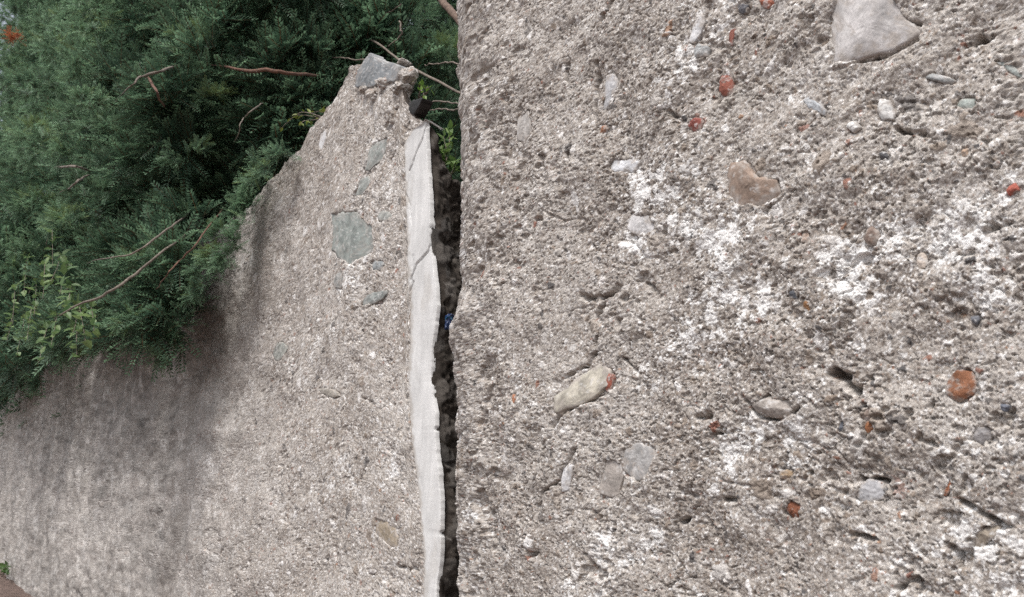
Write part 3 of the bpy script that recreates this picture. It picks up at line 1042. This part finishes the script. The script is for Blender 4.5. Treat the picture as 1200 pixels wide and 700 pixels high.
rim = np.concatenate([np.arange(nn), np.arange(1, nn) * nn + nn - 1, (nn - 1) * nn + np.arange(nn - 2, -1, -1), np.arange(nn - 2, 0, -1) * nn])
r2 = np.roll(rim, -1)
F = np.concatenate([grid_faces(nn, nn), grid_faces(nn, nn, nn * nn, True), np.stack([rim, r2, r2 + nn * nn, rim + nn * nn], -1)])
o = build("wrapper", V, [F], M_FOIL, None, np.concatenate([cw.reshape(-1, 3)] * 2), True, off)
tag(o, "crumpled blue plastic wrapper pushed into the dark crack between the walls", "litter")

# ------------------------------------------------------------------ yew
def spray_template(seed, L_=.15, pairs=11, nl=.028, nw_=.0072):
    """one flat yew shoot: a twig and two ranks of needles"""
    r = np.random.default_rng(seed)
    V, F, C = [], [], []
    n = 0
    for i in range(pairs):
        t = (i + .5) / pairs
        for sgn in (-1, 1):
            p = np.array([t * L_, 0, -.10 * L_ * t * t * 1.6])
            ang = R(62 - 22 * t + r.uniform(-8, 8))
            ln = nl * (1.0 - .45 * t ** 3) * r.uniform(.85, 1.1) * (.75 + .5 * min(t * 4, 1) * .5)
            d = np.array([math.cos(ang), sgn * math.sin(ang), r.uniform(-.10, .30)])
            d /= np.linalg.norm(d)
            w = np.cross(d, [0, 0, 1.0]); w /= np.linalg.norm(w)
            w = w * nw_ * .5
            V += [p - w * .6, p + d * ln * .55 - w, p + d * ln, p + d * ln * .55 + w]
            F.append([n, n + 1, n + 2, n + 3]); n += 4
            k = r.uniform(.75, 1.25)
            C += [np.array([t, k, 0])] * 4
    # the twig
    V += [[0, -.0012, 0], [L_, -.0006, -.16 * L_], [L_, .0006, -.16 * L_], [0, .0012, 0]]
    F.append([n, n + 1, n + 2, n + 3])
    C += [np.array([-1, 1, 0])] * 4
    return np.array(V), np.array(F), np.array(C)


TEMPL = [spray_template(i) for i in range(5)] + [spray_template(9, .10, 9, .024), spray_template(10, .12, 11, .026)]


def sprays(pos, direc, size, tone, roll, seed):
    """place many shoots at once; tone shifts the colour of each"""
    r = np.random.default_rng(seed)
    n = len(pos)
    which = r.integers(0, len(TEMPL), n)
    Vs, Fs, Cs, base = [], [], [], 0
    for ti, (V, F, C) in enumerate(TEMPL):
        m = np.where(which == ti)[0]
        if not len(m):
            continue
        X = direc[m] / np.linalg.norm(direc[m], axis=1)[:, None]
        up = np.array([0, 0, 1.0])[None] + roll[m]
        Y = np.cross(up, X); Y /= np.linalg.norm(Y, axis=1)[:, None] + 1e-9
        Zv = np.cross(X, Y)
        sc = size[m][:, None, None]
        W_ = pos[m][:, None] + sc * (V[None, :, :1] * X[:, None] + V[None, :, 1:2] * Y[:, None] + V[None, :, 2:3] * Zv[:, None])
        t, k = C[None, :, 0], C[None, :, 1]
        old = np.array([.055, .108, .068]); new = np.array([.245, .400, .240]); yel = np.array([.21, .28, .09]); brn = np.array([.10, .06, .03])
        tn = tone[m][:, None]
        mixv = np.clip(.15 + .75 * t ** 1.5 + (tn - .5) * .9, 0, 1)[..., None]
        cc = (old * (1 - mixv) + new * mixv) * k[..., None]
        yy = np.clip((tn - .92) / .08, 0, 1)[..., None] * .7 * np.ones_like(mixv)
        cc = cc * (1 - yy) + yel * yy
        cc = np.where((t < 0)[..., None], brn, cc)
        Vs.append(W_.reshape(-1, 3))
        Cs.append(np.broadcast_to(cc, W_.shape).reshape(-1, 3))
        Fs.append((F[None] + (np.arange(len(m)) * len(V))[:, None, None] + base).reshape(-1, 4))
        base += len(m) * len(V)
    return np.concatenate(Vs), np.concatenate(Fs), np.concatenate(Cs)


def unit(v):
    return v / (np.linalg.norm(v, axis=-1, keepdims=True) + 1e-9)


def clump_sprays(cents, outs, rads, per, seed, size=1.0, tone=.42):
    """domes of shoots round each clump centre, fanning outwards and a little down"""
    r = np.random.default_rng(seed)
    P, Dd, Sz, Tn, Rl = [], [], [], [], []
    size = np.broadcast_to(size, (len(cents),))
    for c, o_, rd, k, sz in zip(cents, outs, rads, per, size):
        u = unit(r.normal(size=(k, 3)))
        ax = unit(o_ + np.array([0, 0, .45]))
        nt = max(k // 11, 3)                              # a puff is made of tufts of shoots
        tf = unit(r.normal(size=(nt, 3)))
        dt = tf @ ax
        tf = np.where((dt < -.05)[:, None], tf - 2 * dt[:, None] * ax, tf)
        tr_ = r.uniform(.55, 1.0, nt)
        ti = r.integers(0, nt, k)
        u = tf[ti]
        L0 = .11 * sz
        p = c + u * (rd * tr_[ti])[:, None] * np.array([1, 1, .8]) - u * L0 * .6 + r.normal(0, .012 * sz, (k, 3))
        d = unit(u * .75 + ax * .15 + r.normal(0, .45, (k, 3)))
        P.append(p); Dd.append(d)
        Sz.append(r.uniform(.75, 1.2, k) * sz)
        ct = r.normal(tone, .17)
        Tn.append(np.clip(ct + .20 * u[:, 2] + r.normal(0, .12, k), 0, 1))  # upper shoots lighter: light from above painted into the tone
        Rl.append(r.normal(0, .45, (k, 3)) + o_ * .5)
    return [np.concatenate(q) for q in (P, Dd, Sz, Tn, Rl)]


def ell_clumps(c_abz, rad, n, seed, keep=None, shell=(.55, 1.0)):
    """clump centres in a lumpy ellipsoid given in (a, b, z)"""
    r = np.random.default_rng(seed)
    u = unit(r.normal(size=(n, 3)))
    k = r.uniform(shell[0] ** 3, shell[1] ** 3, n) ** (1 / 3)
    lum = 1 + .22 * fbm(u[:, 0] * 2 + u[:, 2], u[:, 1] * 2 - u[:, 2], 1.0, 2, seed)
    p = np.array(c_abz) + u * (k * lum)[:, None] * np.array(rad)
    if keep is not None:
        m = keep(p)
        p, u = p[m], u[m]
    P = xyz(p[:, 0], p[:, 1], p[:, 2])
    o_ = np.stack([u[:, 0] * D2[0] + u[:, 1] * N2[0], u[:, 0] * D2[1] + u[:, 1] * N2[1], u[:, 2] * .6 - .05], -1)
    return P, unit(o_)


def limb(parent, pts, rad, mat, name="branch", sides=8, wob=.01, seed=0, n=26, label=None):
    V, F, caps = tube(spline(pts, n, wob, seed), rad, sides)
    o = build(name, V, [F, caps], mat, parent)
    if label:
        o["label"] = label
    return o


def over_wall(p):
    """keep clear of the solid walls and of the space low in front of them"""
    a, b, z = p[:, 0], p[:, 1], p[:, 2]
    top = z_top(a)
    inside = (b > WB - .06) & (b < WB + THICK + .1) & (z < top + .02)
    return ~inside


# --- the big yew that hangs over the wall
yew = empty("yew_tree", tuple(xyz(10.5, 5.0, 0.)))
tag(yew, "big dark green yew overhanging the long wall, filling the upper left", "tree")
tr = [xyz(10.5, 5.0, -.1), xyz(10.4, 4.9, 1.5), xyz(10.2, 4.8, 3.2), xyz(10.2, 4.7, 5.5), xyz(10, 4.8, 7.6)]
limb(yew, tr, [.32, .26, .22, .14, .04], M_BARK, "trunk", 12, .02, 3)


LOW = [(296, 236, 1.9), (284, 285, 1.62), (262, 325, 1.52), (232, 350, 1.45), (205, 350, 1.45), (196, 415, 1.40), (184, 420, 1.40), (172, 375, 1.40), (150, 375, 1.38), (128, 405, 1.36), (100, 418, 1.36), (60, 435, 1.36), (30, 450, 1.38), (0, 462, 1.4), (-60, 490, 1.45)]
LOWAZ = np.array([at_b(*p) for p in LOW])
LOWB = np.array([p[2] for p in LOW])


def curtain(n, seed, back, gap=0.0, rough=1.0):
    """clump centres over the side of the crown that faces the lane, kept apart by gap metres"""
    r = np.random.default_rng(seed)
    a = LOWAZ[0, 0] - .05 + 28.0 * r.uniform(0, 1, n) ** 2.1
    zl = np.interp(a, LOWAZ[:, 0], LOWAZ[:, 1]) + .10
    zh = 1.5 + .70 * (.763 * a + .97) + .9
    z = zl + (zh - zl) * r.uniform(0, 1, n) ** 1.15
    if gap:
        gk = gap * np.clip(a / 6.0, .8, 2.2)
        keep = []
        cell = {}
        for i in range(n):
            key = (int(a[i] / 1.0), int(z[i] / 1.0))
            ok = True
            for di in (-1, 0, 1):
                for dj in (-1, 0, 1):
                    for q in cell.get((key[0] + di, key[1] + dj), ()):
                        if (a[q] - a[i]) ** 2 + (z[q] - z[i]) ** 2 < gk[i] ** 2:
                            ok = False
                            break
            if ok:
                keep.append(i)
                cell.setdefault(key, []).append(i)
        a, z, zl = a[keep], z[keep], zl[keep]
        n = len(a)
    lump_ = (fbm(a, z, 1.5, 2, 411) * .42 + fbm(a, z, .7, 2, 412) * .36) * rough
    b = np.interp(a, LOWAZ[:, 0], LOWB) - .20 * np.clip(z - zl - .1, 0, 1.6) * sstep(3.2, 4.6, a) + .10 * np.maximum(z - zl - 2.2, 0) + lump_ - .10
    b = np.maximum(b, .62) + back + r.normal(0, .12, n)
    hit = (b > WB - .16) & (b < WB + THICK + .2) & (z < z_top(a) + .05)
    b = np.where(hit & (r.uniform(0, 1, n) < .92), WB - .20 - .12 * r.uniform(0, 1, n), b)
    p = np.stack([a, b, z], -1)
    p = p[~((p[:, 1] > WB - .16) & (p[:, 1] < WB + THICK + .2) & (p[:, 2] < z_top(p[:, 0]) + .03))]
    o_ = unit(np.tile(-np.append(N2, 0) + np.array([0, -.25, .15]), (len(p), 1)) + r.normal(0, .30, (len(p), 3)))
    return xyz(p[:, 0], p[:, 1], p[:, 2]), o_, p[:, 0]


parts_ = []
for n_c, back, gap_, rad_, k0, sz_, tone_, sd_ in ((11000, 0, .36, .235, 165, .62, .66, 211), (5000, .66, .36, .30, 70, 1.0, .10, 212), (700, .8, 0, .42, 40, 1.9, .10, 213), (520, 1.8, 0, .60, 34, 3.0, .1, 214)):  # inner layers toned darker: shade between the puffs put into the needle colour
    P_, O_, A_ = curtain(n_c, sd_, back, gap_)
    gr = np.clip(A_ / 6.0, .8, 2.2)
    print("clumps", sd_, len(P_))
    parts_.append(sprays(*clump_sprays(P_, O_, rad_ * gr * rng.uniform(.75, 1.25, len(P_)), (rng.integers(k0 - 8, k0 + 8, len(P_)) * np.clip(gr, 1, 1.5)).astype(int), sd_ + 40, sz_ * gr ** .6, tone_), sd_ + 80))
HANG = [(294, 246, 1.66), (286, 266, 1.58), (278, 284, 1.56), (270, 300, 1.54), (260, 318, 1.52), (276, 252, 1.58), (262, 274, 1.54), (246, 332, 1.5), (297, 226, 1.66), (306, 210, 1.66), (284, 240, 1.60), (250, 300, 1.5),
        (232, 345, 1.48), (215, 352, 1.46), (192, 418, 1.42), (197, 398, 1.42), (186, 400, 1.40), (175, 385, 1.40), (318, 196, 1.66), (330, 182, 1.66), (240, 318, 1.48), (120, 408, 1.36), (100, 420, 1.36), (40, 446, 1.38)]
hc = np.array([at_bp(*q) for q in HANG])
ho = unit(np.tile(-np.append(N2, 0) + np.array([.15, -.25, -.15]), (len(hc), 1)) + rng.normal(0, .2, (len(hc), 3)))
parts_.append(sprays(*clump_sprays(hc, ho, rng.uniform(.09, .15, len(hc)), rng.integers(60, 90, len(hc)), 241, .6, .55), 242))
hc = np.array([at_bp(x_, y_, .85) for x_, y_ in [(-6, 8), (8, 22), (-10, 38), (4, -4), (16, 8), (-16, 22), (2, 52), (10, 66), (-8, 70), (24, -6), (6, 84), (-4, 98)]])
parts_.append(sprays(*clump_sprays(hc, np.tile([[.5, -.8, .1]], (len(hc), 1)), rng.uniform(.45, .65, len(hc)), rng.integers(150, 200, len(hc)), 243, 1.3, .5), 244))
c1, o1 = ell_clumps((9.0, 5.6, 6.0), (5.2, 3.0, 4.5), 420, 21, over_wall, (.5, 1.0))
parts_.append(sprays(*clump_sprays(c1, o1, rng.uniform(.5, .8, len(c1)), rng.integers(26, 36, len(c1)), 231, 3.0, .25), 232))


def join_parts(ps):
    n = np.cumsum([0] + [len(p[0]) for p in ps])
    return np.concatenate([p[0] for p in ps]), np.concatenate([p[1] + k for p, k in zip(ps, n)]), np.concatenate([p[2] for p in ps])


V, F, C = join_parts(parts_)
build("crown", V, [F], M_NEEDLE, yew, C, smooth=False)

hc = np.array([at_bp(14, 44, .55), at_bp(17, 48, .55)])
V, F, C = sprays(*clump_sprays(hc, np.tile([[.3, -.9, .1]], (2, 1)), np.array([.13, .12]), np.array([44, 36]), 251, .7, .5), 252)
o = build("dead_shoot", V, [F], M_NEEDLE, yew, np.full(C.shape, 1.) * np.array([.34, .11, .05]) * (.6 + C[:, 1:2] * 2), smooth=False)
o["label"] = "rusty orange dead shoot near the top left corner"

# limbs and bare sticks that show
limb(yew, [xyz(9.3, 4.5, 3.4), xyz(7.6, 3.2, 3.9), at_bp(200, 250, 1.9), at_bp(196, 330, 1.5)], [.09, .06, .035, .012], M_BARK, seed=11)
limb(yew, [xyz(9.3, 4.5, 2.9), xyz(8.2, 3.0, 3.5), at_bp(90, 330, 1.6), at_bp(60, 400, 1.3)], [.08, .05, .03, .01], M_BARK, seed=12)
limb(yew, [xyz(9.2, 4.5, 4.4), xyz(7.2, 3.4, 4.6), at_bp(280, 110, 2.6), at_bp(300, 170, 2.1)], [.08, .055, .03, .01], M_BARK, seed=13)
STICKS = [([(205, 285, 1.25), (160, 322, 1.0), (125, 345, .84), (100, 357, .78), (70, 370, .74)], [.009, .011, .010, .009, .006], M_TWIG, "pale bare stick poking out of the foliage"),
          ([(205, 262, 1.2), (180, 280, .95), (150, 297, .84), (118, 305, .82)], [.008, .008, .006, .004], M_TWIG, None),
          ([(168, 70, 1.5), (178, 95, 1.0), (188, 115, .95)], [.010, .012, .008], M_REDWOOD, None),
          ([(150, 108, .9), (168, 90, .95), (195, 82, 1.0)], [.006, .010, .011], M_TWIG, None),
          ([(78, 198, .72), (95, 199, .75)], [.012, .010], M_TWIG, None), ([(82, 220, .72), (98, 211, .75)], [.007, .010], M_TWIG, None),
          ([(240, 268, 1.25), (212, 300, 1.1), (190, 330, 1.05)], [.006, .006, .004], M_REDWOOD, None),
          ([(300, 128, 1.5), (285, 140, 1.4), (278, 158, 1.4)], [.006, .005, .004], M_TWIG, None),
          ([(350, 84, 1.75), (318, 80, 1.55), (290, 82, 1.5), (262, 78, 1.5)], [.014, .017, .015, .010], M_REDWOOD, "thick red brown bough level with the wall top")]
for k_, (pts_, rad_, mat_, lab_) in enumerate(STICKS):
    (x0_, y0_, b0_), (x1_, y1_, b1_) = pts_[0], pts_[1]
    pts_ = [(2 * x0_ - x1_, 2 * y0_ - y1_, b0_ + .75)] + [(x_, y_, b_ + .08) for x_, y_, b_ in pts_]
    rad_ = [rad_[0]] + rad_
    if k_ > 0:
        (x0_, y0_, b0_), (x1_, y1_, b1_) = pts_[-1], pts_[-2]
        pts_ = pts_ + [(x0_ + (x0_ - x1_) * .8, y0_ + (y0_ - y1_) * .8, b0_ + .6)]
        rad_ = rad_ + [rad_[-1] * .7]
    limb(yew, [at_bp(*q) for q in pts_], [q * .8 for q in rad_], mat_, sides=7, wob=.004, seed=14 + k_, label=lab_)

# --- a second yew behind the broken end, darker, with bare boughs
yew2 = empty("yew_tree", tuple(xyz(7.4, 6.2, 0.)))
tag(yew2, "dark yew with bare boughs standing behind the broken end of the wall", "tree")
limb(yew2, [xyz(7.4, 6.2, -.1), xyz(7.4, 6.1, 2.0), xyz(7.5, 6.2, 4.5), xyz(7.4, 6.1, 7.5)], [.35, .28, .2, .05], M_BARK, "trunk", 12, .02, 23)
r_ = np.random.default_rng(77)
parts_ = []
for n_c, b0, rad_, sz_, tone_ in ((520, 4.0, .27, 1.3, .36), (520, 4.9, .42, 2.0, .15), (420, 6.0, .60, 3.0, .1)):
    a_ = r_.uniform(b0 * 1.12, b0 * 2.75, n_c)
    z_ = r_.uniform(1.6, 1.5 + .72 * (.763 * b0 * 2.6 + .65 * b0) + .5, n_c)
    b_ = b0 + fbm(a_, z_, 1.2, 2, 431) * .5 + r_.normal(0, .1, n_c)
    o_ = unit(np.tile(-np.append(N2, 0) + np.array([.1, -.2, .05]), (n_c, 1)) + r_.normal(0, .4, (n_c, 3)))
    parts_.append(sprays(*clump_sprays(xyz(a_, b_, z_), o_, rad_ * r_.uniform(.75, 1.3, n_c), r_.integers(28, 38, n_c), int(b0 * 100), sz_, tone_), int(b0 * 100) + 1))
c2b = np.array([at_bp(x_, y_, b_) for x_, y_, b_ in [(512, 60, 3.2), (525, 70, 3.2), (505, 70, 3.3), (520, 50, 3.3), (530, 60, 3.2), (420, 25, 3.7), (380, 40, 3.4), (350, 30, 3.2), (470, 20, 3.8), (310, 20, 3.0), (500, 15, 3.9)]])
o2b = unit(np.tile(np.array([.1, -1, .1]), (len(c2b), 1)))
parts_.append(sprays(*clump_sprays(c2b, o2b, np.full(len(c2b), .17), np.full(len(c2b), 60), 551, .8, .8), 552))
V, F, C = join_parts(parts_)
build("crown", V, [F], M_NEEDLE, yew2, C, smooth=False)
B2 = 2.75
limb(yew2, [at_bp(385, 18, B2), at_bp(410, 36, B2), at_bp(440, 50, B2 - .1), at_bp(470, 72, B2 - .2), at_bp(505, 92, B2 - .3), at_bp(560, 118, B2 - .3)], [.004, .007, .009, .009, .009, .008], M_TWIG, sides=6, wob=.004, seed=61, label="long pale bare bough crossing above the broken end")
limb(yew2, [at_bp(420, 40, B2), at_bp(440, 24, B2), at_bp(470, 5, B2)], [.010, .007, .005], M_TWIG, sides=6, wob=.004, seed=62)
limb(yew2, [at_bp(505, -14, 2.9), at_bp(520, 4, 2.9), at_bp(545, 32, 2.8)], [.030, .030, .028], M_BARK, sides=8, wob=.003, seed=63)
for k_, (p0, p1, p2) in enumerate([((498, 76), (518, 75), (560, 77)), ((492, 117), (518, 122), (560, 126)), ((497, 128), (520, 128), (560, 127)), 
                                   ((370, 68), (398, 64), (428, 70)), ((455, 55), (470, 40), (468, 25))]):
    limb(yew2, [at_bp(*p0, B2 - .4), at_bp(*p1, B2 - .4), at_bp(*p2, B2 - .4)], [.003, .005, .006], M_TWIG, sides=6, wob=.004, seed=70 + k_)
limb(yew2, [xyz(7.4, 6.1, 4.2), at_bp(356, 84, 2.3), at_bp(320, 82, 2.0), at_bp(262, 78, 1.95)], [.06, .035, .028, .020], M_REDWOOD, sides=8, wob=.004, seed=64)

# --- far yews that close the view behind
for k_, (a_, b_, h_, lab) in enumerate([(27.0, 5.4, 19.0, "farthest yew along the wall, at the left edge"), (20.0, 7.6, 15.0, "tall yew behind the overhanging one"), (17.0, 11.5, 14.5, "far yew behind the red brown bough"),
                                        (13.2, 10.8, 13.5, "far yew glimpsed through the gap above the crack")]):
    x_, y_ = (float(v_) for v_ in xyz(a_, b_, 0.)[:2])
    y3 = empty("yew_tree", (x_, y_, 0.))
    tag(y3, lab, "tree")
    limb(y3, [(x_, y_, -.1), (x_ + .1, y_, h_ * .4), (x_, y_ + .1, h_ * .9)], [.4, .3, .06], M_BARK, "trunk", 10, .02, 80 + k_)
    cc_, oo_ = ell_clumps((a_, b_, h_ * .52), (3.6, 3.0, h_ * .50), 640, 90 + k_, lambda p: over_wall(p) & (p[:, 2] > .3), (.55, 1.0))
    V, F, C = sprays(*clump_sprays(cc_, oo_, rng.uniform(.55, .85, len(cc_)), rng.integers(26, 36, len(cc_)), 95 + k_, 3.4, .3), 99 + k_)
    build("crown", V, [F], M_NEEDLE, y3, C, smooth=False)


# ------------------------------------------------------------------ broad-leaved plants
def leaf_mesh(pos, direc, nrm, ln, wd, tone, c0, c1):
    """pointed leaves folded along the midrib; 6 points each"""
    X = unit(direc); Y = unit(np.cross(nrm, X)); Zv = np.cross(X, Y)
    t = np.array([[0, 0, 0], [.35, .5, .12], [.75, .30, .05], [1.0, 0, -.12], [.75, -.30, .05], [.35, -.5, .12], [.4, 0, 0], [.75, 0, -.05]])
    V = pos[:, None] + X[:, None] * (t[None, :, :1] * ln[:, None, None]) + Y[:, None] * (t[None, :, 1:2] * wd[:, None, None]) + Zv[:, None] * (t[None, :, 2:3] * wd[:, None, None])
    q = np.array([[0, 6, 1, 1], [6, 7, 2, 1], [7, 3, 2, 2], [0, 5, 6, 6], [5, 4, 7, 6], [4, 3, 7, 7]])
    quads = np.array([[6, 7, 2, 1], [5, 4, 7, 6]])
    tris = np.array([[0, 6, 1], [7, 3, 2], [0, 5, 6], [4, 3, 7]])
    n = len(pos)
    off = (np.arange(n) * 8)[:, None, None]
    C = np.asarray(c0)[None] * (1 - tone[:, None]) + np.asarray(c1)[None] * tone[:, None]
    C = np.repeat(C[:, None], 8, 1)
    return V.reshape(-1, 3), [(quads[None] + off).reshape(-1, 4), (tris[None] + off).reshape(-1, 3)], C.reshape(-1, 3)


def plant(name, root, tips, nleaf, ln, c0, c1, label, cat, seed, wd=.5, stem=.004, group=None, starts=None):
    """stems from the root to each tip with leaves along the outer part"""
    r = np.random.default_rng(seed)
    e = empty(name, tuple(root))
    tag(e, label, cat, group)
    SV, SF, SC, nb = [], [], [], 0
    pos, dr = [], []
    for ti, tip in enumerate(tips):
        root_ = np.array(root if starts is None else starts[ti]); tip = np.array(tip)
        mid = (root_ + tip) / 2 + np.array([0, 0, .12 * np.linalg.norm(tip - root_)]) + r.normal(0, .02, 3)
        pts = spline([root_, mid, tip], 14, .002, seed + ti)
        V, F, caps = tube(pts, [stem, stem * .4], 5)
        SV.append(V); SF.append(F + nb); nb += len(V)
        for k in range(nleaf):
            t = .35 + .65 * (k + .5) / nleaf
            i = min(int(t * 13), 12)
            p = pts[i] + (pts[i + 1] - pts[i]) * (t * 13 - i)
            d = unit(unit(pts[i + 1] - pts[i]) * .5 + unit(r.normal(size=3)) * .9)
            pos.append(p); dr.append(d)
    build("stem", np.concatenate(SV), [np.concatenate(SF)], M_TWIG, e)
    pos, dr = np.array(pos), np.array(dr)
    n = len(pos)
    V, F, C = leaf_mesh(pos, dr, np.tile([0, -.3, 1.0], (n, 1)) + r.normal(0, .35, (n, 3)), ln * r.uniform(.6, 1.15, n), ln * wd * r.uniform(.7, 1.1, n), r.uniform(0, 1, n), c0, c1)
    build("leaves", V, F, M_LEAF, e, C, smooth=False)
    return e


LG0, LG1 = (.08, .17, .03), (.22, .36, .06)
YG0, YG1 = (.12, .17, .03), (.26, .30, .06)
plant("sapling", at_bp(385, 140, 1.95), [at_bp(345, 135, 1.82), at_bp(328, 152, 1.8), at_bp(352, 146, 1.78), at_bp(362, 133, 1.8), at_bp(374, 131, 1.84)], 5, .050, YG0, YG1,
      "thin sapling with yellow green pointed leaves arching over the sloping wall top", "plant", 201)
plant("seedling", at_bp(490, 118, WB + .1), [at_bp(494, 100, WB + .05), at_bp(500, 104, WB + .04), at_bp(497, 112, WB + .03), at_bp(490, 101, WB + .08)], 4, .040, LG0, LG1,
      "small bright green seedling rooted beside the jutting slate", "plant", 202)
plant("weed", at_bp(518, 216, WB + .22), [at_bp(510, 170, WB + .2), at_bp(516, 180, WB + .2), at_bp(525, 175, WB + .25), at_bp(531, 188, WB + .2), at_bp(508, 190, WB + .15), at_bp(520, 160, WB + .3), at_bp(528, 150, WB + .4), at_bp(535, 200, WB + .3), at_bp(514, 205, WB + .15), at_bp(523, 205, WB + .15)],
      16, .058, (.07, .14, .04), (.22, .34, .10), "tangle of green weeds growing on the wall core at the head of the crack", "plant", 203)
SH = [(x_, y_, b_ - .12) for x_, y_, b_ in [(20, 415, 1.0), (45, 425, 1.02), (8, 400, 1.0), (32, 398, .96), (60, 405, 1.0), (85, 392, 1.0), (100, 400, 1.04), (110, 388, 1.08), (60, 330, .98), (50, 350, .95), (70, 345, .98), (40, 370, .94), (75, 370, .96), (15, 380, .96), (28, 342, .98), (90, 418, 1.06), (62, 312, 1.02)]]
plant("shrub", at_bp(60, 360, 1.35), [at_bp(*q) for q in SH], 16, .085, (.09, .17, .07), (.20, .29, .11),
      "yellowing broad leaved shrub hanging out of the yew at far left", "shrub", 204, .6, .004, None, [at_bp(x_ + random.uniform(-8, 8), y_ - 26, b_ + .18) for x_, y_, b_ in SH])
plant("weed", at_bp(2, 678, 1.70), [at_bp(-4, 668, 1.64), at_bp(4, 662, 1.66), at_bp(9, 667, 1.64), at_bp(2, 668, 1.6), at_bp(7, 673, 1.62), at_bp(-8, 670, 1.62)], 12, .075, (.05, .10, .03), (.12, .21, .06),
      "small bushy green weed at the foot of the long wall", "plant", 205, .6, .005)
